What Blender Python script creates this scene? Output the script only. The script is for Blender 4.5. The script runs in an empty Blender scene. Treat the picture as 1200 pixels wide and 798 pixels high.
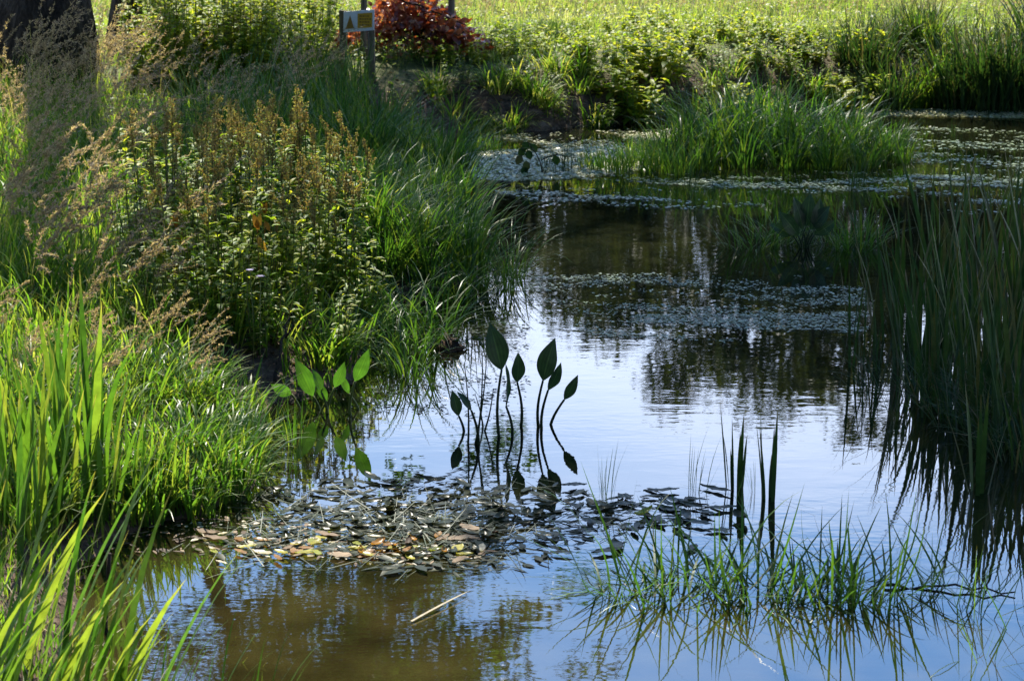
import bpy, math, random
import numpy as np
from mathutils import Vector, Matrix
R = math.radians
rs = np.random.default_rng(7); random.seed(7)
scene = bpy.context.scene
# ------------------------------------------------------------------ camera
H = 2.9; PITCH = R(13.4); W0, H0 = 1200.0, 798.0; FP = 600 / math.tan(R(12))
cd = bpy.data.cameras.new('camera'); cam = bpy.data.objects.new('camera', cd)
scene.collection.objects.link(cam); scene.camera = cam
cam.location = (0, 0, H); cam.rotation_euler = (R(90) - PITCH, 0, 0)
cd.sensor_width = 36; cd.lens = 18 / math.tan(R(12)); cd.clip_start = 0.05; cd.clip_end = 2000
cd.dof.use_dof = True; cd.dof.focus_distance = 11.2; cd.dof.aperture_fstop = 8
# ------------------------------------------------------------------ sky
SUN_EL, SUN_AZ = 50.0, -9.0          # azimuth from +Y towards +X
SKY = 0.118
world = bpy.data.worlds.new('World'); scene.world = world; world.use_nodes = True
wn = world.node_tree; wl = wn.links; wn.nodes.clear()
wo = wn.nodes.new('ShaderNodeOutputWorld'); bg = wn.nodes.new('ShaderNodeBackground'); bg.inputs['Strength'].default_value = SKY
sky = wn.nodes.new('ShaderNodeTexSky'); sky.sky_type = 'NISHITA'; sky.sun_disc = False
sky.sun_elevation = R(SUN_EL); sky.sun_rotation = R(SUN_AZ); sky.air_density = 1.0; sky.dust_density = 0.6; sky.ozone_density = 2.5
# thin bright clouds low over the horizon, breaking up higher
tc = wn.nodes.new('ShaderNodeTexCoord'); sep = wn.nodes.new('ShaderNodeSeparateXYZ'); wl.new(tc.outputs['Generated'], sep.inputs[0])
mp = wn.nodes.new('ShaderNodeMapping'); mp.inputs['Scale'].default_value = (1.3, 1.3, 6.0); wl.new(tc.outputs['Generated'], mp.inputs[0])
nz = wn.nodes.new('ShaderNodeTexNoise'); nz.inputs['Scale'].default_value = 2.2; nz.inputs['Detail'].default_value = 7; wl.new(mp.outputs[0], nz.inputs[0])
el = wn.nodes.new('ShaderNodeMapRange'); wl.new(sep.outputs[2], el.inputs[0])
el.inputs[1].default_value = 0.24; el.inputs[2].default_value = 0.34; el.inputs[3].default_value = 0.40; el.inputs[4].default_value = -0.10
ad = wn.nodes.new('ShaderNodeMath'); ad.operation = 'ADD'; wl.new(nz.outputs[0], ad.inputs[0]); wl.new(el.outputs[0], ad.inputs[1])
cr = wn.nodes.new('ShaderNodeMapRange'); wl.new(ad.outputs[0], cr.inputs[0]); cr.inputs[1].default_value = 0.42; cr.inputs[2].default_value = 0.95
mx = wn.nodes.new('ShaderNodeMix'); mx.data_type = 'RGBA'; wl.new(cr.outputs[0], mx.inputs[0]); hsv = wn.nodes.new('ShaderNodeHueSaturation'); hsv.inputs['Saturation'].default_value = 1.4; wl.new(sky.outputs[0], hsv.inputs['Color']); wl.new(hsv.outputs[0], mx.inputs[6])
mx.inputs[7].default_value = (9.6, 10.3, 12.2, 1); wl.new(mx.outputs[2], bg.inputs[0]); wl.new(bg.outputs[0], wo.inputs[0])
# ------------------------------------------------------------------ sun
sd = bpy.data.lights.new('sun', 'SUN'); sd.energy = 5.0; sd.angle = R(0.5); sd.color = (1, 0.94, 0.82)
sun = bpy.data.objects.new('sun', sd); scene.collection.objects.link(sun)
SV = Vector((math.sin(R(SUN_AZ)) * math.cos(R(SUN_EL)), math.cos(R(SUN_AZ)) * math.cos(R(SUN_EL)), math.sin(R(SUN_EL))))
sun.rotation_euler = SV.to_track_quat('Z', 'Y').to_euler()
vs = scene.view_settings; vs.view_transform = 'Standard'; vs.look = 'None'; vs.gamma = 1; vs.use_curve_mapping = False
vs.exposure = 1.4
cy = scene.cycles; cy.use_denoising = True; cy.max_bounces = 6; cy.transparent_max_bounces = 8
cy.diffuse_bounces = 3; cy.glossy_bounces = 3; cy.transmission_bounces = 3
cy.caustics_reflective = False; cy.caustics_refractive = False; cy.sample_clamp_indirect = 4

# ------------------------------------------------------------------ picture -> place helpers
cp, sp = math.cos(PITCH), math.sin(PITCH)
def ray(px, py):
    a = (px - W0 / 2) / FP; b = (H0 / 2 - py) / FP
    return np.array([a, cp + b * sp, -sp + b * cp])
def at(px, py, z=0.0):                # where the line of sight meets the level z
    d = ray(px, py); k = (z - H) / d[2]
    return np.array([d[0] * k, d[1] * k, z])
def ppm(y):                           # photo pixels per metre at a distance
    return FP / (y * cp + H * sp)
# shoreline (found on the water level)
shore_px = [(40, 1500), (45, 1100), (60, 900), (75, 798), (85, 700), (120, 640), (180, 614), (243, 604), (285, 575), (297, 530), (300, 490), (325, 468),
            (395, 455), (435, 428), (432, 392), (452, 358), (520, 343), (565, 326), (556, 262), (546, 216), (525, 190), (470, 180), (478, 164), (560, 157),
            (640, 153), (705, 146), (800, 139), (900, 130), (1000, 125), (1080, 123), (1200, 128), (1400, 130)]
shore = [tuple(at(x, y)[:2]) for x, y in shore_px] + [(14.0, 19.0), (15.0, 10.0), (10.0, 3.2), (4, 1.6), (0.5, 1.5)]
SH = np.array(shore)
def sdist(x, y):                      # signed distance, positive on land
    x = np.atleast_1d(np.asarray(x, float)); y = np.atleast_1d(np.asarray(y, float))
    best = np.full(x.shape, 1e9); inside = np.zeros(x.shape, bool)
    n = len(SH)
    for i in range(n):
        ax, ay = SH[i]; bx, by = SH[(i + 1) % n]
        dx, dy = bx - ax, by - ay
        t = np.clip(((x - ax) * dx + (y - ay) * dy) / (dx * dx + dy * dy + 1e-12), 0, 1)
        best = np.minimum(best, (x - ax - t * dx) ** 2 + (y - ay - t * dy) ** 2)
        c = ((ay > y) != (by > y)) & (x < (bx - ax) * (y - ay) / (by - ay + 1e-12) + ax)
        inside ^= c
    d = np.sqrt(best)
    return np.where(inside, -d, d)
def wob(x, y, f, s):
    return (np.sin(x * f + s) * np.cos(y * f * 1.13 + s * 2.1) + 0.5 * np.sin(x * f * 2.3 + y * f * 1.7 + s) + 0.25 * np.sin(x * f * 5.1 - y * f * 4.3 + s * 3)) / 1.75
def gh(x, y):                         # height of the ground
    x = np.atleast_1d(np.asarray(x, float)); y = np.atleast_1d(np.asarray(y, float))
    d = sdist(x, y) + 0.05 * wob(x, y, 5.0, 1.0) + 0.02 * wob(x, y, 19.0, 2.0)
    far = np.clip((y - 17.5) / 1.5, 0, 1)
    top = 0.34 + 0.18 * far
    k = 0.55 - 0.12 * far
    land = top * (1 - np.exp(-np.maximum(d, 0) / k)) + np.clip(np.maximum(d, 0), 0, 1) * (0.035 * wob(x, y, 3.0, 0.4) + 0.015 * wob(x, y, 14.0, 3.0))
    land = land + 0.12 * np.clip((d - 6) / 10, 0, 1) * wob(x, y, 0.15, 2.0)
    bed = -0.42 * (1 - np.exp(np.minimum(d, 0) / 0.7)) + 0.015 * wob(x, y, 9.0, 5.0) * np.clip(-d * 4, 0, 1)
    return np.where(d > 0, land + 0.004, bed - 0.002)
def P(px, py, above=0.0):             # ground (or water) point seen at a pixel
    z = 0.0
    for _ in range(12):
        p = at(px, py, z); z = 0.6 * z + 0.4 * max(0.0, float(gh(p[0], p[1])[0]))
    p = at(px, py, z); p[2] = max(0.0, float(gh(p[0], p[1])[0])) + above
    return p

# ------------------------------------------------------------------ materials
def nmat(name):
    m = bpy.data.materials.new(name); m.use_nodes = True; nt = m.node_tree; nt.nodes.clear()
    return m, nt, nt.nodes.new('ShaderNodeOutputMaterial')
def ramp(nt, cols, pos=None):
    r = nt.nodes.new('ShaderNodeValToRGB'); e = r.color_ramp.elements
    while len(e) < len(cols): e.new(0.5)
    for i, c in enumerate(cols):
        e[i].position = pos[i] if pos else i / (len(cols) - 1); e[i].color = (*c, 1)
    return r
def leafmat(name, cols, trans=0.45, rough=0.5, spec=0.22, tip=None, tboost=1.7, tipfrom=0.7):
    m, nt, out = nmat(name); L = nt.links
    a = nt.nodes.new('ShaderNodeAttribute'); a.attribute_name = 'rnd'
    r = ramp(nt, cols); L.new(a.outputs['Fac'], r.inputs[0]); col = r.outputs[0]
    g = nt.nodes.new('ShaderNodeNewGeometry')
    n = nt.nodes.new('ShaderNodeTexNoise'); n.inputs['Scale'].default_value = 25; n.inputs['Detail'].default_value = 3
    L.new(g.outputs['Position'], n.inputs[0])
    h = nt.nodes.new('ShaderNodeMapRange'); L.new(n.outputs[0], h.inputs[0]); h.inputs[1].default_value = .3; h.inputs[2].default_value = .7; h.inputs[3].default_value = .72; h.inputs[4].default_value = 1.2
    hs = nt.nodes.new('ShaderNodeHueSaturation'); L.new(col, hs.inputs['Color']); L.new(h.outputs[0], hs.inputs['Value']); col = hs.outputs[0]
    if tip:
        t = nt.nodes.new('ShaderNodeAttribute'); t.attribute_name = 'along'
        mr = nt.nodes.new('ShaderNodeMapRange'); L.new(t.outputs['Fac'], mr.inputs[0]); mr.inputs[1].default_value = tipfrom; mr.inputs[2].default_value = 1.0
        x = nt.nodes.new('ShaderNodeMix'); x.data_type = 'RGBA'; L.new(mr.outputs[0], x.inputs[0]); L.new(col, x.inputs[6]); x.inputs[7].default_value = (*tip, 1); col = x.outputs[2]
    b = nt.nodes.new('ShaderNodeBsdfPrincipled'); L.new(col, b.inputs['Base Color']); b.inputs['Roughness'].default_value = rough; b.inputs['Specular IOR Level'].default_value = spec
    tr = nt.nodes.new('ShaderNodeBsdfTranslucent')
    v = nt.nodes.new('ShaderNodeMix'); v.data_type = 'RGBA'; v.blend_type = 'MULTIPLY'; v.inputs[0].default_value = 1; v.clamp_result = True
    L.new(col, v.inputs[6]); v.inputs[7].default_value = (tboost * 1.15, tboost * 1.1, tboost * 0.5, 1); L.new(v.outputs[2], tr.inputs[0])
    ms = nt.nodes.new('ShaderNodeMixShader'); ms.inputs[0].default_value = trans; L.new(b.outputs[0], ms.inputs[1]); L.new(tr.outputs[0], ms.inputs[2]); L.new(ms.outputs[0], out.inputs[0])
    return m
def surf(name, cols, scale=8.0, rough=0.9, bump=0.3, detail=8, stretch=(1, 1, 1), spec=0.2, dist=0.02, pos=None):
    m, nt, out = nmat(name); L = nt.links
    g = nt.nodes.new('ShaderNodeTexCoord'); mp = nt.nodes.new('ShaderNodeMapping'); mp.inputs['Scale'].default_value = stretch; L.new(g.outputs['Object'], mp.inputs[0])
    n = nt.nodes.new('ShaderNodeTexNoise'); n.inputs['Scale'].default_value = scale; n.inputs['Detail'].default_value = detail; n.inputs['Roughness'].default_value = .65; L.new(mp.outputs[0], n.inputs[0])
    r = ramp(nt, cols, pos or [0.3 + 0.4 * i / (len(cols) - 1) for i in range(len(cols))]); L.new(n.outputs[0], r.inputs[0])
    b = nt.nodes.new('ShaderNodeBsdfPrincipled'); L.new(r.outputs[0], b.inputs['Base Color']); b.inputs['Roughness'].default_value = rough; b.inputs['Specular IOR Level'].default_value = spec
    n2 = nt.nodes.new('ShaderNodeTexNoise'); n2.inputs['Scale'].default_value = scale * 4; n2.inputs['Detail'].default_value = 6; L.new(mp.outputs[0], n2.inputs[0])
    bp = nt.nodes.new('ShaderNodeBump'); bp.inputs['Strength'].default_value = bump; bp.inputs['Distance'].default_value = dist; L.new(n2.outputs[0], bp.inputs['Height']); L.new(bp.outputs[0], b.inputs['Normal'])
    L.new(b.outputs[0], out.inputs[0]); return m
M = {}
M['grass'] = leafmat('grass', [(.03, .085, .010), (.07, .16, .016), (.14, .22, .025), (.32, .30, .10)], .52, tip=(.20, .19, .06), tipfrom=.8)
M['meadow'] = leafmat('meadow', [(.07, .14, .02), (.13, .21, .03), (.20, .26, .06), (.32, .33, .18)], .5, tip=(.40, .40, .24), tipfrom=.75, rough=.4)
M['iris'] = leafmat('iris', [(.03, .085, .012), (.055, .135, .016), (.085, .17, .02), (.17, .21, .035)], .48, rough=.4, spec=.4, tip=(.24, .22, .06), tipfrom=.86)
M['sedge'] = leafmat('sedge', [(.02, .055, .012), (.03, .085, .013), (.05, .12, .015), (.09, .13, .02)], .4, rough=.4)
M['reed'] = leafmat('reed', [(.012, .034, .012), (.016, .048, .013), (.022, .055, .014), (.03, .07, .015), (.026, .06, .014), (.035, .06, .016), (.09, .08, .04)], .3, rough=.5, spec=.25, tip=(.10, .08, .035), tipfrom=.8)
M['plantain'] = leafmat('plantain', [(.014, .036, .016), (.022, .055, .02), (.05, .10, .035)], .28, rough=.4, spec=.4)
M['plantain_lit'] = leafmat('plantain_lit', [(.03, .09, .014), (.05, .13, .016)], .5, rough=.4, spec=.4)  # brighter copy of plantain, sunlight put into its colour
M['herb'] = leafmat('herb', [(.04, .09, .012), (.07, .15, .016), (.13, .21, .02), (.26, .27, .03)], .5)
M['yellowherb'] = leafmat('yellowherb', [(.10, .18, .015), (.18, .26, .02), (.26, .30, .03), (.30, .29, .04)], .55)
M['paleherb'] = leafmat('paleherb', [(.10, .13, .07), (.16, .20, .09), (.22, .26, .12)], .4)
M['seed'] = leafmat('seed', [(.16, .12, .09), (.27, .21, .16), (.40, .34, .26), (.34, .24, .21)], .45, rough=.7, tboost=1.2)
M['dockseed'] = leafmat('dockseed', [(.17, .10, .05), (.27, .20, .08), (.30, .28, .10), (.18, .22, .07)], .45, rough=.7, tboost=1.1)
M['redleaf'] = leafmat('redleaf', [(.10, .022, .012), (.24, .05, .022), (.34, .085, .04), (.34, .20, .14)], .4, rough=.3, spec=.8, tboost=1.5)  # last, pale pinkish tone paints sun glints on the leaves
M['orangeleaf'] = leafmat('orangeleaf', [(.22, .10, .025), (.30, .15, .03), (.30, .22, .05)], .4, rough=.35, tboost=1.3)
M['yellowleaf'] = leafmat('yellowleaf', [(.26, .26, .03), (.34, .30, .04), (.20, .24, .03)], .35, rough=.3, tboost=1.2)
M['paleleaf'] = leafmat('paleleaf', [(.40, .34, .22), (.55, .50, .38), (.34, .30, .16)], .3, rough=.35, tboost=1.1)
M['darkleaf'] = leafmat('darkleaf', [(.008, .014, .008), (.014, .022, .010), (.03, .032, .012)], .1, rough=.3, spec=.1)
M['straw'] = leafmat('straw', [(.30, .24, .13), (.42, .36, .22)], .25, rough=.5, tboost=1.1)
M['treeleaf'] = leafmat('treeleaf', [(.025, .06, .010), (.045, .10, .012), (.08, .15, .016)], .5, rough=.4)
M['fartree'] = leafmat('fartree', [(.022, .032, .014), (.04, .055, .018), (.08, .10, .03)], .25, rough=.6, tboost=1.3)
M['bark'] = surf('bark', [(.012, .010, .009), (.045, .037, .029), (.11, .095, .08)], 7, .95, 1.0, stretch=(3, 3, .45), dist=.08)
M['twig'] = surf('twig', [(.02, .014, .01), (.06, .045, .032)], 20, .9, .5)
M['stem'] = leafmat('stem', [(.05, .09, .02), (.10, .13, .03), (.16, .14, .05)], .15)
M['redstem'] = leafmat('redstem', [(.10, .06, .02), (.16, .07, .03)], .15)
M['darkstem'] = leafmat('darkstem', [(.015, .035, .012), (.03, .05, .015)], .1)
M['post'] = surf('post', [(.06, .045, .03), (.14, .11, .075), (.20, .16, .12)], 9, .9, .6, stretch=(4, 4, .6))
M['soil'] = surf('soil_bank', [(.018, .012, .008), (.055, .034, .021), (.12, .075, .045)], 30, .95, .8)
M['flower'] = leafmat('flower', [(.75, .45, .01), (.8, .55, .02)], .3, tboost=1.1)
M['whiteflower'] = leafmat('whiteflower', [(.7, .7, .62), (.8, .8, .75)], .3, tboost=1.0)
M['thistle'] = leafmat('thistle', [(.28, .24, .42), (.36, .30, .50)], .3, tboost=1.0)
M['scum'] = leafmat('scum', [(.10, .14, .04), (.30, .32, .12), (.55, .53, .34), (.70, .66, .50)], .2, rough=.3, tboost=1.0)
M['duckweed'] = leafmat('duckweed', [(.03, .05, .02), (.06, .10, .03), (.12, .17, .06), (.22, .26, .14)], .1, rough=.35, spec=.4)
M['litter'] = leafmat('litter', [(.02, .013, .008), (.06, .035, .018), (.12, .075, .04), (.24, .17, .10)], .15, rough=.7, tboost=1.1)

# ground material: soil on the slopes, thatch on top, silt under water
m, nt, out = nmat('ground'); L = nt.links
g = nt.nodes.new('ShaderNodeNewGeometry'); s3 = nt.nodes.new('ShaderNodeSeparateXYZ'); L.new(g.outputs['Position'], s3.inputs[0])
n1 = nt.nodes.new('ShaderNodeTexNoise'); n1.inputs['Scale'].default_value = 14; n1.inputs['Detail'].default_value = 9; n1.inputs['Roughness'].default_value = .7; L.new(g.outputs['Position'], n1.inputs[0])
n2 = nt.nodes.new('ShaderNodeTexNoise'); n2.inputs['Scale'].default_value = 1.7; n2.inputs['Detail'].default_value = 4; L.new(g.outputs['Position'], n2.inputs[0])
soil = ramp(nt, [(.015, .010, .007), (.08, .05, .032), (.22, .155, .11)], [.3, .5, .72]); L.new(n1.outputs[0], soil.inputs[0])
thatch = ramp(nt, [(.02, .03, .01), (.07, .085, .025), (.16, .14, .06)], [.3, .5, .72]); L.new(n1.outputs[0], thatch.inputs[0])
silt = ramp(nt, [(.05, .035, .012), (.12, .085, .03), (.20, .15, .06)], [.3, .5, .72]); L.new(n1.outputs[0], silt.inputs[0])
ah = nt.nodes.new('ShaderNodeMath'); ah.operation = 'MULTIPLY_ADD'; L.new(n2.outputs[0], ah.inputs[0]); ah.inputs[1].default_value = .25; L.new(s3.outputs[2], ah.inputs[2])
m1 = nt.nodes.new('ShaderNodeMapRange'); L.new(ah.outputs[0], m1.inputs[0]); m1.inputs[1].default_value = .40; m1.inputs[2].default_value = .56
x1 = nt.nodes.new('ShaderNodeMix'); x1.data_type = 'RGBA'; L.new(m1.outputs[0], x1.inputs[0]); L.new(soil.outputs[0], x1.inputs[6]); L.new(thatch.outputs[0], x1.inputs[7])
m2 = nt.nodes.new('ShaderNodeMapRange'); L.new(s3.outputs[2], m2.inputs[0]); m2.inputs[1].default_value = .0; m2.inputs[2].default_value = -.02
x2 = nt.nodes.new('ShaderNodeMix'); x2.data_type = 'RGBA'; L.new(m2.outputs[0], x2.inputs[0]); L.new(x1.outputs[2], x2.inputs[6]); L.new(silt.outputs[0], x2.inputs[7])
b = nt.nodes.new('ShaderNodeBsdfPrincipled'); L.new(x2.outputs[2], b.inputs['Base Color']); b.inputs['Roughness'].default_value = .9; b.inputs['Specular IOR Level'].default_value = .2
bp = nt.nodes.new('ShaderNodeBump'); bp.inputs['Strength'].default_value = 1; bp.inputs['Distance'].default_value = .03; L.new(n1.outputs[0], bp.inputs['Height']); L.new(bp.outputs[0], b.inputs['Normal'])
L.new(b.outputs[0], out.inputs[0]); M['ground'] = m

# water: mirror by Fresnel over a murky, partly see-through body
m, nt, out = nmat('water'); L = nt.links
g = nt.nodes.new('ShaderNodeNewGeometry'); mp = nt.nodes.new('ShaderNodeMapping'); mp.inputs['Scale'].default_value = (.7, 1.5, 1); L.new(g.outputs['Position'], mp.inputs[0])
n1 = nt.nodes.new('ShaderNodeTexNoise'); n1.inputs['Scale'].default_value = 5; n1.inputs['Detail'].default_value = 2; L.new(mp.outputs[0], n1.inputs[0])
n2 = nt.nodes.new('ShaderNodeTexNoise'); n2.inputs['Scale'].default_value = 17; n2.inputs['Detail'].default_value = 2; L.new(mp.outputs[0], n2.inputs[0])
n3 = nt.nodes.new('ShaderNodeTexNoise'); n3.inputs['Scale'].default_value = .6; n3.inputs['Detail'].default_value = 2; L.new(mp.outputs[0], n3.inputs[0])
k3 = nt.nodes.new('ShaderNodeMapRange'); L.new(n3.outputs[0], k3.inputs[0]); k3.inputs[1].default_value = .4; k3.inputs[2].default_value = .65; k3.inputs[3].default_value = .15; k3.inputs[4].default_value = 1
mm = nt.nodes.new('ShaderNodeMath'); mm.operation = 'MULTIPLY'; L.new(n2.outputs[0], mm.inputs[0]); L.new(k3.outputs[0], mm.inputs[1])
b1 = nt.nodes.new('ShaderNodeBump'); b1.inputs['Strength'].default_value = 1; b1.inputs['Distance'].default_value = .0005; L.new(n1.outputs[0], b1.inputs['Height'])
b2 = nt.nodes.new('ShaderNodeBump'); b2.inputs['Strength'].default_value = 1; b2.inputs['Distance'].default_value = .0003; L.new(mm.outputs[0], b2.inputs['Height']); L.new(b1.outputs[0], b2.inputs['Normal'])
gl = nt.nodes.new('ShaderNodeBsdfGlossy'); gl.inputs['Roughness'].default_value = .012; gl.inputs['Color'].default_value = (.97, .98, 1, 1); L.new(b2.outputs[0], gl.inputs['Normal'])
df = nt.nodes.new('ShaderNodeBsdfDiffuse'); n4 = nt.nodes.new('ShaderNodeTexNoise'); n4.inputs['Scale'].default_value = 3; n4.inputs['Detail'].default_value = 6; L.new(g.outputs['Position'], n4.inputs[0])
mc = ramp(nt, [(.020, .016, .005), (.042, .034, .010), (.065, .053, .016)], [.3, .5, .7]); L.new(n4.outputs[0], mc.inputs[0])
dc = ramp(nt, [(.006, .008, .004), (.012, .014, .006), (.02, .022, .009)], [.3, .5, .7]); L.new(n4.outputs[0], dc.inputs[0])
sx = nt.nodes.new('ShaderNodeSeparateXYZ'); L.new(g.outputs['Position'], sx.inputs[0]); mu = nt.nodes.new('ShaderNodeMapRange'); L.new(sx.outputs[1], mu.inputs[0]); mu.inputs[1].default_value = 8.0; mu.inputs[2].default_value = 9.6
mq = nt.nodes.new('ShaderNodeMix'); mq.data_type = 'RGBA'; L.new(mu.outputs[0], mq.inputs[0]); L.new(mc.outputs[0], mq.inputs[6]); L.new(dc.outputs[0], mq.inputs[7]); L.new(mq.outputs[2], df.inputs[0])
tp = nt.nodes.new('ShaderNodeBsdfTransparent'); tp.inputs[0].default_value = (.42, .36, .18, 1)
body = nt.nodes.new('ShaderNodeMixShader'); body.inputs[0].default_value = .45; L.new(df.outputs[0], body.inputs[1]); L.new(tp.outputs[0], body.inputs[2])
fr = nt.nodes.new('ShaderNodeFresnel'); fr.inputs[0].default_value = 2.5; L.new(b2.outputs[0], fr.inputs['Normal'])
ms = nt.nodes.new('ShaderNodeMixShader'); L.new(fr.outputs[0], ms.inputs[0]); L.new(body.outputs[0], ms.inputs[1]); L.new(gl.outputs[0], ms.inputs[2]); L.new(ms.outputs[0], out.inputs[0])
M['water'] = m

# ------------------------------------------------------------------ mesh building
C = scene.collection
class MB:
    def __init__(s): s.v = []; s.q = []; s.t = []; s.r = []; s.a = []; s.n = 0
    def add(s, v, q=None, t=None, r=0.5, a=0.0):
        v = np.asarray(v, float).reshape(-1, 3); k = len(v)
        s.v.append(v); s.r.append(np.broadcast_to(np.asarray(r, float), (k,)).copy()); s.a.append(np.broadcast_to(np.asarray(a, float), (k,)).copy())
        if q is not None and len(q): s.q.append(np.asarray(q, int).reshape(-1, 4) + s.n)
        if t is not None and len(t): s.t.append(np.asarray(t, int).reshape(-1, 3) + s.n)
        s.n += k
    def mesh(s, name, mat, smooth=True):
        me = bpy.data.meshes.new(name); V = np.concatenate(s.v)
        Q = np.concatenate(s.q) if s.q else np.zeros((0, 4), int); T = np.concatenate(s.t) if s.t else np.zeros((0, 3), int)
        me.vertices.add(len(V)); me.vertices.foreach_set('co', V.ravel())
        li = np.concatenate([Q.ravel(), T.ravel()]); me.loops.add(len(li)); me.loops.foreach_set('vertex_index', li.astype(np.int32))
        st = np.concatenate([np.arange(len(Q)) * 4, len(Q) * 4 + np.arange(len(T)) * 3]); me.polygons.add(len(st)); me.polygons.foreach_set('loop_start', st.astype(np.int32))
        me.polygons.foreach_set('use_smooth', np.full(len(st), smooth))
        for nm, d in (('rnd', s.r), ('along', s.a)):
            at_ = me.attributes.new(nm, 'FLOAT', 'POINT'); at_.data.foreach_set('value', np.concatenate(d).astype(np.float32))
        me.update(calc_edges=True); me.validate(); me.materials.append(M[mat] if isinstance(mat, str) else mat)
        return me
    def build(s, name, mat, parent=None, smooth=True, loc=None):
        return link(name, s.mesh(name, mat, smooth), parent, loc)
def link(name, data, parent=None, loc=None):
    o = bpy.data.objects.new(name, data); C.objects.link(o)
    if parent: o.parent = parent
    if loc is not None: o.location = loc
    return o
def tag(o, label=None, cat=None, group=None, kind=None):
    for k, v in (('label', label), ('category', cat), ('group', group), ('kind', kind)):
        if v: o[k] = v
    return o
def thing(name, label, cat, loc=(0, 0, 0), rz=0, group=None):
    o = link(name, None); o.location = loc; o.rotation_euler = (0, 0, rz); return tag(o, label, cat, group)
KIDS = {}
def copy_tree(o, loc, rz=0, sc=1.0, label=None, tilt=(0, 0)):
    c = o.copy(); C.objects.link(c); c.location = loc; c.rotation_euler = (tilt[0], tilt[1], rz); c.scale = (sc, sc, sc) if np.isscalar(sc) else sc
    if label: c['label'] = label
    for ch in o.children:
        d = ch.copy(); C.objects.link(d); d.parent = c
        for g2 in ch.children:
            e = g2.copy(); C.objects.link(e); e.parent = d
    return c
def place(o, loc, rz=0, sc=1.0, label=None, tilt=(0, 0)):
    o.location = loc; o.rotation_euler = (tilt[0], tilt[1], rz); o.scale = (sc, sc, sc) if np.isscalar(sc) else sc
    if label: o['label'] = label
    return o
def U(a, b, n=None): return rs.uniform(a, b, n)
def blades(mb, base, Ln, w, az, lean, bend, seg=4, power=1.3, rnd=None, tw=0.5, shape='grass'):
    base = np.asarray(base, float).reshape(-1, 3); n = len(base)
    B = lambda a: np.broadcast_to(np.asarray(a, float), (n,))
    Ln, w, az, lean, bend = B(Ln), B(w), B(az), B(lean), B(bend)
    t = np.linspace(0, 1, seg + 1); tm = (t[:-1] + t[1:]) / 2
    th = lean[:, None] + bend[:, None] * tm[None] ** power
    h = np.concatenate([np.zeros((n, 1)), np.cumsum(np.sin(th), 1)], 1) * (Ln / seg)[:, None]
    z = np.concatenate([np.zeros((n, 1)), np.cumsum(np.cos(th), 1)], 1) * (Ln / seg)[:, None]
    ca, sa = np.cos(az), np.sin(az)
    c = np.stack([base[:, 0:1] + h * ca[:, None], base[:, 1:2] + h * sa[:, None], base[:, 2:3] + z], 2)
    ta = (az + math.pi / 2 + U(-tw, tw, n))[:, None] + np.linspace(0, 1, seg + 1)[None] * U(-tw, tw, n)[:, None]
    if shape == 'grass': pr = np.maximum(0.02, (1 - t ** 2.5)) * (0.6 + 0.4 * np.minimum(1, t * 3))
    elif shape == 'stem': pr = 1 - 0.6 * t
    else: pr = np.maximum(0.02, (1 - t ** 3.5)) * (0.85 + 0.15 * np.sin(t * 3.14))
    wv = np.stack([np.cos(ta), np.sin(ta), np.zeros_like(ta)], 2) * (w[:, None] * pr[None] / 2)[:, :, None]
    v = np.stack([c - wv, c + wv], 2).reshape(-1, 3)
    k = (seg + 1) * 2
    q = np.array([[2 * i, 2 * i + 1, 2 * i + 3, 2 * i + 2] for i in range(seg)])
    Q = (np.arange(n)[:, None, None] * k + q[None]).reshape(-1, 4)
    rnd = U(0, 1, n) if rnd is None else B(rnd)
    mb.add(v, Q, None, np.repeat(rnd, k), np.tile(np.repeat(t, 2), n))
    return c
def unit(a): return a / (np.linalg.norm(a, axis=-1, keepdims=True) + 1e-9)
def leaves(mb, pos, d, nrm, Ln, wd, rnd=None, lod=1, fold=.25, curl=.15):
    pos = np.asarray(pos, float).reshape(-1, 3); n = len(pos)
    d = unit(np.broadcast_to(np.asarray(d, float), (n, 3))); nrm = np.broadcast_to(np.asarray(nrm, float), (n, 3))
    s = unit(np.cross(d, nrm)); u = np.cross(s, d)
    Ln = np.broadcast_to(np.asarray(Ln, float), (n,))[:, None]; wd = np.broadcast_to(np.asarray(wd, float), (n,))[:, None] / 2
    rnd = U(0, 1, n) if rnd is None else np.broadcast_to(np.asarray(rnd, float), (n,))
    if lod == 0:
        v = np.stack([pos, pos + d * Ln * .45 + s * wd + u * wd * fold, pos + d * Ln - u * Ln * curl, pos + d * Ln * .45 - s * wd + u * wd * fold], 1)
        t = np.array([[0, 1, 2], [0, 2, 3]]); T = (np.arange(n)[:, None, None] * 4 + t[None]).reshape(-1, 3)
        mb.add(v.reshape(-1, 3), None, T, np.repeat(rnd, 4), np.tile([0, .5, 1, .5], n)); return
    c1 = pos + d * Ln * .3; c2 = pos + d * Ln * .68 - u * Ln * curl * .4; tip = pos + d * Ln - u * Ln * curl
    v = np.stack([pos, c1 + s * wd * .95 + u * wd * fold, c1, c1 - s * wd * .95 + u * wd * fold, c2 + s * wd * .8 + u * wd * fold, c2, c2 - s * wd * .8 + u * wd * fold, tip], 1)
    t = np.array([[0, 1, 2], [0, 2, 3], [4, 7, 5], [5, 7, 6]]); q = np.array([[1, 4, 5, 2], [2, 5, 6, 3]])
    k = np.arange(n)[:, None, None] * 8
    mb.add(v.reshape(-1, 3), (k + q[None]).reshape(-1, 4), (k + t[None]).reshape(-1, 3), np.repeat(rnd, 8), np.tile([0, .3, .3, .3, .7, .7, .7, 1], n))
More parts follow.
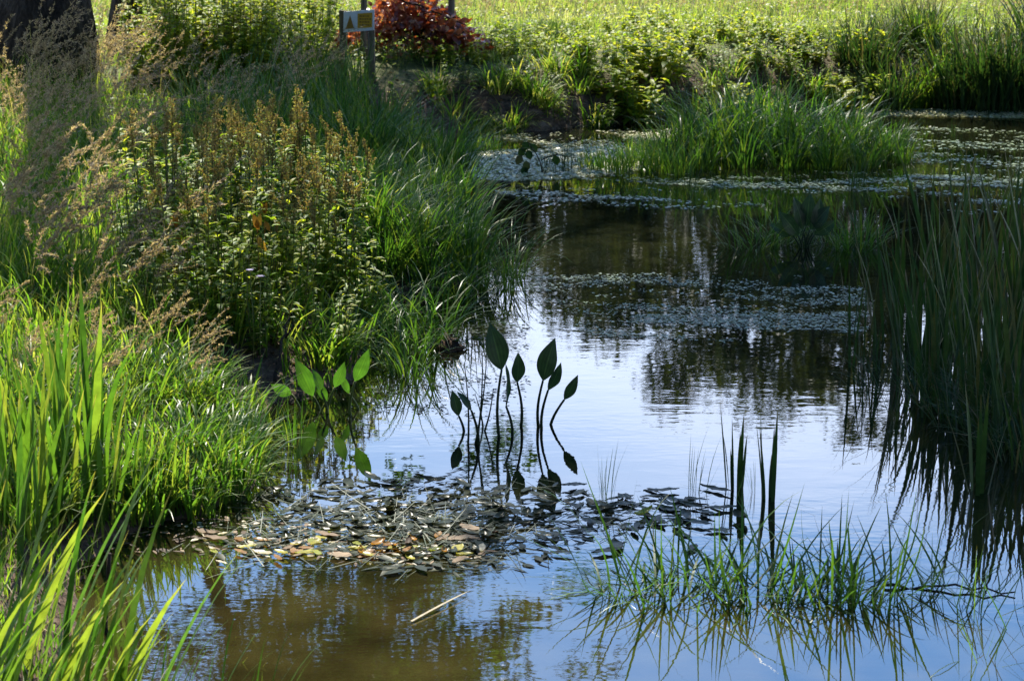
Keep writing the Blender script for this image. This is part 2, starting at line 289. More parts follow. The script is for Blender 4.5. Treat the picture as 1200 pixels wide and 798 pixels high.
def tube(mb, pts, rad, sides=6, rnd=.5, cap=True):
    pts = np.asarray(pts, float); n = len(pts); rad = np.broadcast_to(np.asarray(rad, float), (n,))
    d = unit(np.gradient(pts, axis=0)); ref = np.array([0.31, 0.17, 0.93]) if abs(d[0][2]) < .8 else np.array([0.9, 0.3, 0.1])
    a = unit(np.cross(d, ref)); b = np.cross(d, a); an = np.linspace(0, 2 * math.pi, sides, endpoint=False)
    v = pts[:, None] + (a[:, None] * np.cos(an)[None, :, None] + b[:, None] * np.sin(an)[None, :, None]) * rad[:, None, None]
    q = [[i * sides + j, i * sides + (j + 1) % sides, (i + 1) * sides + (j + 1) % sides, (i + 1) * sides + j] for i in range(n - 1) for j in range(sides)]
    v = v.reshape(-1, 3); t = []
    if cap:
        v = np.concatenate([v, pts[:1], pts[-1:]]); c0, c1 = n * sides, n * sides + 1
        t = [[c0, (j + 1) % sides, j] for j in range(sides)] + [[c1, (n - 1) * sides + j, (n - 1) * sides + (j + 1) % sides] for j in range(sides)]
    al = np.concatenate([np.repeat(np.linspace(0, 1, n), sides), [0, 1]]) if cap else np.repeat(np.linspace(0, 1, n), sides)
    mb.add(v, q, t, rnd, al)
def curve(p0, p1, sag=0.0, n=8, side=(0, 0, 1), jit=0.0):
    p0, p1 = np.asarray(p0, float), np.asarray(p1, float); t = np.linspace(0, 1, n)[:, None]
    c = p0 + (p1 - p0) * t + np.asarray(side, float) * sag * np.sin(t * math.pi)
    if jit: c[1:-1] += rs.normal(0, jit, (n - 2, 3))
    return c
def inview(x, y, m=.12, extra=.4):
    lim = (y * cp + H * sp) * 600 / FP * (1 + m) + extra
    return np.abs(x) < lim
def topx(p):                          # pixel of world point(s)
    p = np.asarray(p, float).reshape(-1, 3); q = p - np.array([0, 0, H]); dep = q[:, 1] * cp - q[:, 2] * sp
    up = q[:, 1] * sp + q[:, 2] * cp
    return 600 + FP * q[:, 0] / dep, 399 - FP * up / dep
def scatter(n, x0, x1, y0, y1, f):
    x, y = U(x0, x1, n), U(y0, y1, n); k = f(x, y); x, y = x[k], y[k]
    return np.stack([x, y, np.maximum(gh(x, y), 0)], 1)

# ------------------------------------------------------------------ the ground, one sheet to the horizon
def axis(lo, hi, step, far):
    a = list(np.arange(lo, hi, step)); s = step; x = hi
    while x < far: a.append(x); s *= 1.35; x += s
    s = step; x = lo - step; l = []
    while x > -far: l.append(x); s *= 1.35; x -= s
    return np.array(l[::-1] + a)
gx = axis(-5.5, 6.0, .055, 900); gy = axis(4.0, 24.0, .06, 900)
X, Y = np.meshgrid(gx, gy); Z = gh(X.ravel(), Y.ravel())
nx, ny = len(gx), len(gy); I = np.arange(nx * ny).reshape(ny, nx)
mb = MB(); mb.add(np.stack([X.ravel(), Y.ravel(), Z], 1), np.stack([I[:-1, :-1], I[:-1, 1:], I[1:, 1:], I[1:, :-1]], 2).reshape(-1, 4))
tag(mb.build('ground', 'ground'), kind='structure')
mb = MB(); wx, wy = np.linspace(-6, 16, 45), np.linspace(1, 21.5, 42); X, Y = np.meshgrid(wx, wy); I = np.arange(X.size).reshape(X.shape)
mb.add(np.stack([X.ravel(), Y.ravel(), X.ravel() * 0], 1), np.stack([I[:-1, :-1], I[:-1, 1:], I[1:, 1:], I[1:, :-1]], 2).reshape(-1, 4))
tag(mb.build('water', 'water'), kind='structure')

# ------------------------------------------------------------------ trees
def crown_leaves(mb, cen, rad, n, size, lod=0, hollow=.35):
    # n leaves in a clump round cen
    u = unit(rs.normal(size=(n, 3))); r = (hollow + (1 - hollow) * U(0, 1, n)) [:, None]
    p = np.asarray(cen) + u * r * np.asarray(rad)
    d = unit(rs.normal(size=(n, 3)) + np.array([0, 0, -.5])); nn = unit(rs.normal(size=(n, 3)) + np.array([0, 0, 1.2]))
    s = size * U(.7, 1.25, n); leaves(mb, p, d, nn, s, s * .62, None, lod)
def far_tree(hh, wr, seed, dens=1.0, name='deciduous_tree'):
    t = thing(name, 'x', 'tree', group='trees beyond the meadow'); a, b_ = MB(), MB()
    tp_ = np.array([U(-.5, .5), U(-.5, .5), hh * .82]); tube(a, curve((0, 0, -.2), tp_, .3, 9, (1, .2, 0)), np.linspace(.26, .05, 9), 7)
    for k in range(13):
        z = hh * U(.18, .8); an = U(0, 6.28); r = wr * (1 - (z / hh - .3) ** 2 * .9) * U(.5, 1)
        e = np.array([math.cos(an) * r, math.sin(an) * r, z + hh * U(.02, .14)]); s = np.array([tp_[0] * z / tp_[2], tp_[1] * z / tp_[2], z * .8])
        tube(a, curve(s, e, .3, 5), np.linspace(.09, .02, 5), 5)
        for j in range(3):
            c = e + rs.normal(0, .5, 3); crown_leaves(b_, c, (U(.7, 1.3), U(.7, 1.3), U(.5, .9)), int(170 * dens), .26)
    for j in range(16):
        z = hh * U(.45, 1.0); r = wr * math.sqrt(max(0, 1 - ((z / hh - .55) / .5) ** 2)) * U(0, .9); an = U(0, 6.28)
        crown_leaves(b_, (math.cos(an) * r, math.sin(an) * r, z * .97), (1.1, 1.1, .8), int(150 * dens), .26)
    for j in range(30):
        z = hh * U(.04, .5); an = U(0, 6.28); r = wr * U(.3, 1.15); crown_leaves(b_, (math.cos(an) * r, math.sin(an) * r, z), (1.2, 1.2, 1.0), int(150 * dens ** .5), .3)
    a.build('trunk', 'bark', t); b_.build('crown', 'fartree', t); return t
tl0 = 0
protos = [far_tree(11, 3.0, 1), far_tree(10.5, 2.3, 2, .8), far_tree(12, 2.6, 3, .65)]
spots = [(-12, 52, .85, 0), (-7.5, 47, .72, 1), (-3.6, 52, .70, 2), (-1.4, 48, .66, 0), (.7, 47, .66, 0), (2.9, 50, .86, 1), (4.2, 46, .80, 2), (6.2, 50, .92, 0), (8.4, 52, .80, 1), (10.4, 47, .72, 0), (12.6, 52, .70, 2), (15.5, 48, .72, 1), (19, 52, .76, 0),
         (-17, 50, .9, 2), (24, 50, .9, 1)]
skylight_blockers = [(-6, -9, 1.2, 0), (-1.5, -11, 1.3, 1), (3, -9.5, 1.2, 2), (8, -9, 1.3, 0), (12, -3, 1.2, 1), (13.5, 4, 1.2, 0), (14, 11, 1.1, 2), (-10, -4, 1.2, 2), (-11, 3, 1.2, 0), (-12, 11, 1.1, 1), (-4, -14, 1.4, 0), (6, -14, 1.4, 0)]  # unseen trees added to block skylight on the camera-facing sides
tl = ['round dark tree', 'narrow leafy tree', 'tall open tree']
for i, (x, y, s, k) in enumerate(spots):
    lab = f"{tl[k]} of the row beyond the meadow, seen mirrored in the pond"
    z = float(gh(x, y)[0])
    if protos[k] is not None and not protos[k].get('used'):
        place(protos[k], (x, y, z), U(0, 6), s, lab); protos[k]['used'] = 1
    else: copy_tree(protos[k], (x, y, z), U(0, 6), s, lab)
for x, y, s, k in skylight_blockers:
    o = copy_tree(protos[k], (x, y, float(gh(x, y)[0])), U(0, 6), s, f"{tl[k]} added out of view on the near side to dim the skylight"); o['group'] = 'unseen trees added round the near side to block skylight'
for o in list(C.objects):
    if 'used' in o.keys(): del o['used']

G = 'hedge bushes beyond the meadow'
hb = thing('hedge_bush', 'dense dark bush of the hedge under the far trees, seen only mirrored in the pond', 'bush', group=G); a, b_ = MB(), MB()
for k in range(6): tube(a, curve((0, 0, -.2), (U(-2, 2), U(-1, 1), U(3, 6)), .2, 6), np.linspace(.1, .03, 6), 5)
for k in range(40): z = U(.5, 6.6); crown_leaves(b_, (U(-2.4, 2.4) * (1.1 - z / 14), U(-1, 1), z), (1.0, .9, .9), 110, .3)
a.build('branch', 'bark', hb); b_.build('foliage', 'fartree', hb)
spread_x = [-16, -12.2, -8.5, -4.6, -1.2, 2.4, 6.0, 9.8, 13.5, 17.3, 21.5]
for i, x in enumerate(spread_x):
    y = 57 + U(-1, 1); p_ = (x, y, float(gh(x, y)[0])); (place if i == 0 else copy_tree)(hb, p_, U(-.2, .2), (1.15, 1.1, U(1.15, 1.3)))
# the large tree over the left bank and pond
TB = P(48, 108); TB[1] = 19.0; TB[0] = (48 - 600) / FP * (19.0 * cp + H * sp); TB[2] = float(gh(TB[0], TB[1])[0]) - .1
big = thing('broadleaf_tree', 'massive dark tree trunk rising from tall grass at the top left corner', 'tree', tuple(TB))
a = MB(); n = 14; zz = np.linspace(0, 9.5, n); pts = np.stack([.25 * np.sin(zz * .35), .05 * zz, zz], 1)
rr = .34 + .16 * np.exp(-zz / .35); rr = rr * (1 - zz / 16)
tube(a, pts, rr, 22); trunk_v = a.v[0]; ang = np.arctan2(trunk_v[:, 1], trunk_v[:, 0])
a.v[0] = trunk_v + np.stack([np.cos(ang), np.sin(ang), 0 * ang], 1) * (.03 * np.sin(ang * 7 + trunk_v[:, 2]) + .02 * np.sin(ang * 13))[:, None]
a.build('trunk', 'bark', big)
lim, lf = MB(), MB()
def off(x, y, z): return np.array([x, y, z]) - TB
def branch(s, e, r, nclump, crad, nl, size, lod=0, sag=.5, j0=3):
    c = curve(s, e, sag, 9, jit=.05); tube(lim, c, np.linspace(r, .02, 9), 6)
    for k in range(nclump):
        j = rs.integers(j0, 9); q = c[j] + rs.normal(0, crad * .8, 3) * np.array([1, 1, .6]); tube(lim, curve(c[max(0, j - 2)], q, .08, 4), np.linspace(r * .3, .008, 4), 4)
        crown_leaves(lf, q, (crad * U(.6, 1.1), crad * U(.6, 1.1), crad * U(.35, .6)), nl, size, lod)
# high crown, over the meadow edge: this is what shades the pond
hubs = [off(-.2, 17.8, 9.6), off(1.8, 19, 9.8), off(3.6, 21, 9.8), off(.2, 21.5, 10.0), off(2.4, 24, 10.2), off(.2, 25.5, 10.2), off(4.8, 26.5, 10.2)]
for h_ in hubs: tube(lim, curve(pts[13], h_, .3, 9, jit=.05), np.linspace(.085, .05, 9), 7)
for k in range(62):
    e = off(U(-1.0, 5.0), U(16.5, 27.0), U(9.4, 12.5))
    if k % 4 == 1: e = off(U(.3, 4.5), U(22, 26.5), U(9.6, 12))
    if k % 12 == 3: e = off(U(3.5, 6.5), U(27, 30), U(9.6, 12))
    if k % 4 == 0: e = off(U(-1.0, 2.5), U(16.5, 20.5), U(9.6, 11))
    branch(min(hubs, key=lambda h_: np.linalg.norm(h_ - e)), e, .04, 6, .8, 150, .17, 0, .2, 2)
# low sprays hanging over the water on the left, mirrored in the foreground
for k in range(30):
    x = U(-2.3, .62); y = U(18.6, 22.0); el_ = U(.335, .43)
    if x > -1.1: x, y = x * 1.2, U(22.2, 24.6)
    if k % 6 == 0: x = U(-1.2, -.1); el_ = U(.29, .33)
    if -.2 < x: el_ = max(el_, .36)
    e = off(x, y, y * el_ - 2.9); branch(pts[rs.integers(5, 9)], e, .04, 8, .44, 80, .10, 0, .5, 4)
# boughs added out of view to shade the back of the left bank
for k in range(2):
    e = off(U(-7, -1.8), U(21, 25), U(5.5, 9.0)); branch(pts[rs.integers(7, 12)], e, .08, 5, .7, 120, .16, 0, .5, 6)
lim.build('branch', 'bark', big); lf.build('crown', 'treeleaf', big)
# slimmer trunk beside it
t2 = P(146, 100); t2[1] = 20.2; t2[0] = (150 - 600) / FP * (20.2 * cp + H * sp); t2[2] = float(gh(t2[0], t2[1])[0]) - .1
sl = thing('slender_tree', 'slim leaning dark tree trunk just right of the massive one', 'tree', tuple(t2))
a = MB(); zz = np.linspace(0, 8, 12); q = np.stack([.10 * zz + .02 * zz * zz, .02 * zz, zz], 1); q[:, 0] -= .04
tube(a, q, .125 * (1 - zz / 11) + .05 * np.exp(-zz / .2), 12); a.build('trunk', 'bark', sl)
a, b_ = MB(), MB()
for k in range(9):
    s = q[rs.integers(6, 12)]; e = s + np.array([U(-1.5, 1.8), U(-1, 2), U(.6, 2)]); tube(a, curve(s, e, .1, 5), np.linspace(.04, .01, 5), 5); crown_leaves(b_, e, (.9, .9, .5), 260, .13)
a.build('branch', 'bark', sl); b_.build('crown', 'treeleaf', sl)
exec_parts = True

# ------------------------------------------------------------------ grass cover (uncountable)
def shade_free(x, y): return True
# left bank turf
b0 = scatter(62000, -5.2, .5, 4.2, 18.5, lambda x, y: (sdist(x, y) > .0) & inview(x, y, .1, .25) & (x < .3) & (rs.uniform(0, 1, x.shape) < np.clip(1.5 - (y - 5) / 13, .42, 1)))
dsh = sdist(b0[:, 0], b0[:, 1]); bx, by = topx(b0)
bare = (bx > 225) & (bx < 330) & (by > 415) & (by < 475)              # the bare dark soil notch
b0 = b0[~bare | (U(0, 1, len(b0)) < .05)]; dsh = sdist(b0[:, 0], b0[:, 1]); bx, by = topx(b0)
n = len(b0); low = np.clip((by - 380) / 120, 0, 1)
Ln = (U(.12, .42, n) * (1 - low * .35)) * np.clip(by / 200, .5, 1) * np.clip(.45 + dsh * 1.6, .45, 1) * (1 + .25 * wob(b0[:, 0], b0[:, 1], 3., 2.))
mb = MB(); blades(mb, b0, Ln, U(.008, .020, n) * np.clip(b0[:, 1] / 13, .6, 1.2), U(0, 6.28, n), U(0, .35, n), U(.2, 1.5, n), 4, rnd=np.clip(U(0, 1, n) * .8 + .12 * wob(b0[:, 0], b0[:, 1], 2., 1.), 0, 1))
tag(mb.build('bank_grass', 'grass'), 'dense green grass covering the left bank', 'grass', kind='stuff')
# meadow
b0 = scatter(190000, -6.5, 7.5, 19.4, 34, lambda x, y: (sdist(x, y) > 1.05 + .35 * wob(x, y, 1.3, 4.)) & inview(x, y, .1, .4) & (rs.uniform(0, 1, x.shape) < np.clip(1.35 - (y - 19) / 8, .22, 1)))
n = len(b0); mb = MB()
blades(mb, b0, U(.05, .15, n) * (1 + .5 * np.clip((b0[:, 1] - 23) / 4, 0, 1)) * (1 + .35 * wob(b0[:, 0], b0[:, 1], 2.2, 1.)), U(.005, .012, n), U(0, 6.28, n), U(0, .5, n), U(.1, 1.4, n), 3, rnd=np.clip(U(0, 1, n) * .7 + .2 + .25 * wob(b0[:, 0], b0[:, 1], 1.1, 1.), 0, 1))
q = scatter(26000, -6.5, 7.5, 20, 30, lambda x, y: (sdist(x, y) > .9) & inview(x, y, .1, .4)); n = len(q)
q[:, 2] += U(.01, .10, n); an = U(0, 6.28, n)
leaves(mb, q, np.stack([np.cos(an), np.sin(an), U(-.2, .8, n)], 1), np.stack([U(-.5, .5, n), U(-.5, .5, n), np.ones(n)], 1), U(.025, .06, n), U(.015, .035, n), None, 0)
tag(mb.build('meadow_grass', 'meadow'), 'sunlit yellow green meadow grass behind the pond', 'meadow grass', kind='stuff')
# seed heads floating over the far meadow
mb = MB(); q = scatter(7000, -6, 7, 22.6, 31, lambda x, y: inview(x, y, .1, .3)); n = len(q)
c = blades(mb, q, U(.2, .36, n), .004, U(-1, 1, n), U(0, .25, n), U(.1, .5, n), 3, shape='stem')
for k in range(7):
    an = U(0, 6.28, n); leaves(mb, c[:, 3] - np.array([0, 0, 1]) * U(0, .07, n)[:, None], np.stack([np.cos(an), np.sin(an), U(.2, 1.4, n)], 1), np.stack([U(-1, 1, n), U(-1, 1, n), U(-1, 1, n)], 1), .03, .010, None, 0)
tag(mb.build('meadow_seed_heads', 'seed'), 'pale seed heads standing over the far meadow', 'seed heads', kind='stuff')
# far slope cover: thin grass and ground herbs with soil between
b0 = scatter(15000, -6.5, 7.5, 17.5, 22, lambda x, y: (sdist(x, y) > .02) & (sdist(x, y) < 1.3) & inview(x, y, .1, .4) & (wob(x, y, 2.4, 3.) + .3 * wob(x, y, 9., 1.) > .2 + rs.normal(0, .2, x.shape))); n = len(b0)
mb = MB(); blades(mb, b0, U(.06, .22, n), U(.004, .010, n), U(0, 6.28, n), U(.1, .6, n), U(.3, 1.6, n), 3)
q = scatter(8000, -6.5, 7.5, 17.5, 22, lambda x, y: (sdist(x, y) > .05) & (sdist(x, y) < 1.4) & inview(x, y, .1, .4) & (wob(x, y, 3.1, 6.) > rs.normal(0.3, .25, x.shape))); n = len(q)
q[:, 2] += U(.01, .12, n); an = U(0, 6.28, n)
leaves(mb, q, np.stack([np.cos(an), np.sin(an), U(-.4, .5, n)], 1), np.stack([U(-.6, .6, n), U(-.6, .6, n), np.ones(n)], 1), U(.03, .07, n), U(.02, .04, n), None, 1)
tag(mb.build('slope_herbage', 'herb'), 'low weeds and thin grass on the bare far slope', 'ground cover', kind='stuff')
# dead litter along the shores
mb = MB(); q = scatter(26000, -5, 7.5, 7.4, 21.5, lambda x, y: (sdist(x, y) > -.02) & (sdist(x, y) < .8) & inview(x, y, .05, .2)); n = len(q); q[:, 2] += .006; an = U(0, 6.28, n)
leaves(mb, q, np.stack([np.cos(an), np.sin(an), U(-.15, .4, n)], 1), np.stack([U(-.5, .5, n), U(-.5, .5, n), np.ones(n)], 1), U(.02, .07, n), U(.008, .03, n), None, 0)
tag(mb.build('leaf_litter', 'litter'), 'brown dead leaves and debris along the shoreline', 'litter', kind='stuff')

# ------------------------------------------------------------------ plant builders
def tuft(nb, Lr, wr, spread, lean, bend, mat, name, label, cat, group, seg=5, shape='grass', part='foliage', power=1.3):
    mb = MB(); an = U(0, 6.28, nb); r = spread * np.sqrt(U(0, 1, nb)); out_ = an + rs.normal(0, .6, nb)
    b = np.stack([np.cos(an) * r, np.sin(an) * r, np.full(nb, -.02)], 1)
    blades(mb, b, U(*Lr, nb), U(*wr, nb), out_, U(0, lean, nb) * (.4 + r / spread), U(*bend, nb), seg, power, shape=shape)
    o = mb.build(name, mat); tag(o, label, cat, group); return o
def herb(h, nst, leafL, leafW, mat, name, label, cat, group, spread=.12, pairs=9, stem='stem', up=.3, seeds=None, lod=1, nleaf=2, from_t=.12):
    t = thing(name, label, cat, group=group); s, l, sd_ = MB(), MB(), MB()
    for k in range(nst):
        an, r = U(0, 6.28), spread * math.sqrt(U(0, 1)); hh = h * U(.7, 1.05); az = an + U(-.6, .6)
        p0 = np.array([math.cos(an) * r, math.sin(an) * r, -.02]); lean_ = U(.02, .3)
        p1 = p0 + np.array([math.cos(az) * lean_ * hh, math.sin(az) * lean_ * hh, hh]); c = curve(p0, p1, .04 * hh, 8, (math.cos(az), math.sin(az), 0))
        tube(s, c, np.linspace(.006, .002, 8) * (h / .6) ** .5, 4, U(0, 1), False)
        m_ = pairs * nleaf; tt = U(from_t, .98 if not seeds else .88, m_); idx = tt * 7; i0 = np.minimum(idx.astype(int), 6); f = (idx - i0)[:, None]
        pp = c[i0] * (1 - f) + c[i0 + 1] * f; a2 = U(0, 6.28, m_)
        sz = leafL * (1.15 - .6 * tt) * U(.7, 1.2, m_)
        leaves(l, pp, np.stack([np.cos(a2), np.sin(a2), rs.normal(up, .35, m_)], 1), np.stack([-np.cos(a2) * .3, -np.sin(a2) * .3, np.ones(m_)], 1), sz, sz * leafW / leafL, None, lod, curl=.25)
        if seeds:
            sd_ = MB(); tube(sd_, c[-3:], .0016, 3, .3, False)
            for q_ in range(4):
                b2 = c[-1] - (c[-1] - c[-3]) * U(0, .6) if q_ else c[-2]; e2 = b2 + np.array([U(-.05, .05), U(-.05, .05), hh * U(.08, .2)])
                cc = curve(b2, e2, .01, 6); tube(sd_, cc, .0015, 3, .3, False); m2 = 46; ti = U(0, 5, m2); i1 = np.minimum(ti.astype(int), 4); f1 = (ti - i1)[:, None]
                pq = cc[i1] * (1 - f1) + cc[i1 + 1] * f1 + rs.normal(0, .005, (m2, 3)); leaves(sd_, pq, rs.normal(size=(m2, 3)), rs.normal(size=(m2, 3)), .014, .010, None, 0)
            sd_.build('seed_head', seeds, t)
    s.build('stem', stem, t); l.build('foliage', mat, t)
    return t
def plume_tuft(nst, h, name, label, cat, group, lean=.3, mat='seed', dense=1.0, az0=0.0):
    t = thing(name, label, cat, group=group); s, l, f = MB(), MB(), MB()
    an = U(0, 6.28, nst); r = .09 * np.sqrt(U(0, 1, nst)); b = np.stack([np.cos(an) * r, np.sin(an) * r, np.full(nst, -.02)], 1)
    c = blades(s, b, U(.75, 1.1, nst) * h, .0028, az0 + rs.normal(0, .8, nst), U(0, lean, nst), U(.6, 1.9, nst), 8, 2.2, shape='stem')
    for i in range(nst):
        f = MB(); m_ = int(60 * dense); ti = 5.2 + 2.75 * U(0, 1, m_); i0 = np.minimum(ti.astype(int), 7); fr_ = (ti - i0)[:, None]; pp = c[i][i0] * (1 - fr_) + c[i][i0 + 1] * fr_
        wdt = .017 * h * (1 - (ti - 5.2) / 3.2); dr = unit(c[i][8] - c[i][6]); dd = unit(rs.normal(size=(m_, 3)) * .6 + dr)
        leaves(f, pp + rs.normal(size=(m_, 3)) * wdt[:, None] * .6, dd, rs.normal(size=(m_, 3)), U(.02, .036, m_), .009, None, 0); f.build('seed_head', mat, t)
    nb = nst * 3; an = U(0, 6.28, nb); b = np.stack([np.cos(an) * .06, np.sin(an) * .06, np.full(nb, -.02)], 1); blades(l, b, U(.3, .75, nb) * h, U(.004, .008, nb), an, U(0, .3, nb), U(.3, 1.4, nb), 5)
    s.build('stem', 'straw' if mat == 'seed' else 'stem', t); l.build('foliage', 'grass', t); return t
def spread(protos_, places, labels=None):
    used = set()
    for i, (p, k, rz, sc) in enumerate(places):
        o = protos_[k % len(protos_)]; lb = labels[i] if labels else None
        if (k % len(protos_)) in used: copy_tree(o, p, rz, sc, lb)
        else: place(o, p, rz, sc, lb); used.add(k % len(protos_))
    for j, o in enumerate(protos_):
        if j not in used:
            for ch in list(o.children): bpy.data.objects.remove(ch)
            bpy.data.objects.remove(o)
def region(n, poly_px, mind=.0, tries=4000):
    # random ground points whose foot lies in a pixel polygon
    pp = np.array(poly_px, float); out_ = []
    for _ in range(tries):
        x, y = U(pp[:, 0].min(), pp[:, 0].max()), U(pp[:, 1].min(), pp[:, 1].max()); ins = False
        for i in range(len(pp)):
            (ax, ay), (bx_, by_) = pp[i], pp[(i + 1) % len(pp)]
            if (ay > y) != (by_ > y) and x < (bx_ - ax) * (y - ay) / (by_ - ay) + ax: ins = not ins
        if ins:
            p = P(x, y)
            if all(np.hypot(*(p[:2] - o[:2])) > mind for o in out_): out_.append(p)
            if len(out_) == n: break
    return out_

# ------------------------------------------------------------------ left bank
# feathery flowering grass (left side), stems bowed to the right
G = 'flowering grass tufts on the left bank'
pl = [plume_tuft(9, .80, 'flowering_grass', 'bowed grass tuft with pale feathery seed heads on the left bank', 'grass tuft', G, az0=0.1, dense=U(.8, 1.3)) for _ in range(5)]
pts_ = region(36, [(-60, 330), (40, 130), (150, 110), (200, 230), (215, 330), (150, 400), (60, 430), (-60, 440)], .12) + region(10, [(-60, 440), (120, 430), (240, 440), (240, 480), (60, 500)], .15)
spread(pl, [(p, i, U(-.5, .5), U(.6, .9) * (1 if p[1] > 11 else .62)) for i, p in enumerate(pts_)])
G = 'tall meadow grass tufts round the tree trunks'
pl = [plume_tuft(8, 1.0, 'grass_tuft', 'tall thin grass tuft with drooping heads in front of the dark trunks', 'grass tuft', G, az0=0.2, mat='seed', dense=.8) for _ in range(4)]
pts_ = region(40, [(-40, 135), (-40, 215), (120, 235), (330, 180), (400, 120), (330, 95), (200, 90), (60, 130)], .15)
pts_ += [P(x, y) for x, y in [(0, 125), (20, 130), (40, 122), (60, 128), (80, 124), (100, 130), (120, 126), (140, 128), (30, 140), (70, 142), (110, 145), (150, 140)]]
spread(pl, [(p, i, U(-.6, .6), U(.55, .85) if i < len(pts_) - 12 else U(.75, .95)) for i, p in enumerate(pts_)])
# leafy saplings / brambles at the top left, bright from behind
G = 'leafy bushes between the trunks and the sign'
pl = [herb(.95, 14, .10, .065, 'yellowherb', 'leafy_bush', 'bright yellow green leafy bush at the back of the left bank', 'bush', G, spread=.30, pairs=22) for _ in range(3)]
pts_ = region(52, [(178, 108), (200, 112), (300, 118), (362, 102), (360, 66), (290, 52), (178, 56)], .15)
spread(pl, [(p, i, U(0, 6), U(.55, .9)) for i, p in enumerate(pts_)])
G = 'dark grass tussocks at the back of the left bank'
pl = [tuft(50, (.45, .95), (.008, .015), .15, .35, (.2, 1.1), 'sedge', 'grass_tussock', 'tall blue green grass tussock behind the dock plants', 'grass tussock', G) for _ in range(3)]
pts_ = region(17, [(190, 190), (250, 130), (390, 110), (460, 130), (440, 190), (330, 215)], .25)
spread(pl, [(p, i, U(0, 6), U(.75, 1.0)) for i, p in enumerate(pts_)])
# docks with rusty seed stalks
G = 'dock plants on the left bank'
pl = [herb(.85, 7, .11, .04, 'yellowherb' if _ % 2 else 'herb', 'dock_plant', 'x', 'dock plant', G, spread=.12, pairs=20, seeds='dockseed', stem='stem', from_t=.2) for _ in range(4)]
dk = [(215, 310), (290, 290), (330, 285), (395, 300), (270, 330), (225, 330), (250, 300), (280, 350), (300, 300), (325, 365), (340, 320), (365, 350), (385, 375), (392, 330), (265, 262), (310, 262), (350, 275), (240, 370), (375, 290), (205, 290)]
spread(pl, [(P(x, y), i, U(0, 6), U(.72, .95)) for i, (x, y) in enumerate(dk)], ['dock plant with rusty seed stalks in the dense stand on the left bank'] * len(dk))
# leafy weeds under them
G = 'leafy weeds on the left bank'
pl = [herb(.55, 9, .085, .032, 'herb', 'leafy_weed', 'green leafy weed under the dock plants above the dark soil', 'weed', G, spread=.13, pairs=11) for _ in range(3)]
pl.append(herb(.55, 9, .08, .045, 'yellowherb', 'leafy_weed', 'bright yellowish leafy weed under the dock plants', 'weed', G, spread=.13, pairs=10))
pts_ = region(42, [(150, 330), (190, 190), (395, 290), (420, 400), (380, 425), (310, 415), (235, 415), (150, 400)], .14)
spread(pl, [(p, i if i % 3 else 3, U(0, 6), U(.65, 1.1)) for i, p in enumerate(pts_)])
pl = [herb(.3, 6, .05, .035, 'paleherb', 'pale_bramble', 'small pale grey green bramble near the tree trunks', 'bramble', 'pale brambles near the trunks', spread=.2, pairs=8)]
spread(pl, [(P(x, y), 0, U(0, 6), U(.7, 1.2)) for x, y in [(95, 170), (140, 160), (165, 180), (125, 205), (190, 210), (80, 200)]])
# orange dying leaves and buttercups, thistle
for i, (x, y, s) in enumerate([(304, 268, .09), (312, 250, .07), (209, 265, .06)]):
    p = P(x, y + 110); k = 110 / ppm(p[1]); mb = MB()
    tube(mb, [(0, 0, 0), (.005, 0, k * .6), (0, 0, k)], .0015, 3); leaves(mb, [(0, 0, k), (.01, 0, k), (0, 0, k * .93)], [(.2, -.3, .8), (-.3, -.2, .9), (.4, -.3, -.6)], [(0, -1, .2)] * 3, s, s * .4, None, 1)
    tag(mb.build('withered_leaf', 'orangeleaf', loc=tuple(p)), ['large orange withered leaf lit among the dock plants', 'smaller orange withered leaf just above another', 'rusty withered leaf at the left edge of the docks'][i], 'withered leaf', 'withered dock leaves')
def flower(p, h, s, lab, mat='flower', name='buttercup', cat='flower', grp='buttercups on the left bank'):
    t = thing(name, lab, cat, tuple(p), U(0, 6), grp); a, b = MB(), MB()
    tube(a, [(0, 0, 0), (.01, 0, h * .5), (0, .005, h)], .0015, 4); an = np.arange(6) * 1.047
    leaves(b, np.tile([(0, .005, h)], (6, 1)), np.stack([np.cos(an), np.sin(an), np.full(6, .5)], 1), np.tile([(0, 0, 1)], (6, 1)), s, s * .8, None, 1)
    a.build('stem', 'stem', t); b.build('petals', mat, t)
for (x, y, h), lb in zip([(159, 284, .35), (181, 295, .35), (185, 294, .34), (192, 299, .34), (210, 327, .3), (226, 329, .3), (228, 338, .3), (218, 302, .34)],
                   ['topmost yellow buttercup among pale seed heads', 'left buttercup of a close yellow row', 'middle buttercup of a close yellow row', 'right buttercup of a close yellow row', 'buttercup left of a lower yellow pair', 'upper yellow buttercup beside the docks', 'lowest orange yellow buttercup beside the docks', 'single buttercup above the lower yellow pair']):
    d = 11.0; p = at(x, y, .3 + h); p[2] = float(gh(p[0], p[1])[0]); hh = H - (H - .3 - h) ; p2 = at(x, y, p[2] + h); p2[2] = float(gh(p2[0], p2[1])[0]); flower(p2, h, .014, lb)
for (x, y), lb in zip([(304, 325), (293, 318)], ['pale purple thistle flower above the dark soil', 'smaller purple thistle flower left of another']):
    p = at(x, y, .62); p[2] = float(gh(p[0], p[1])[0]); flower(p, .62 - p[2], .022, lb, 'thistle', 'thistle', 'thistle', 'thistles in the weeds')

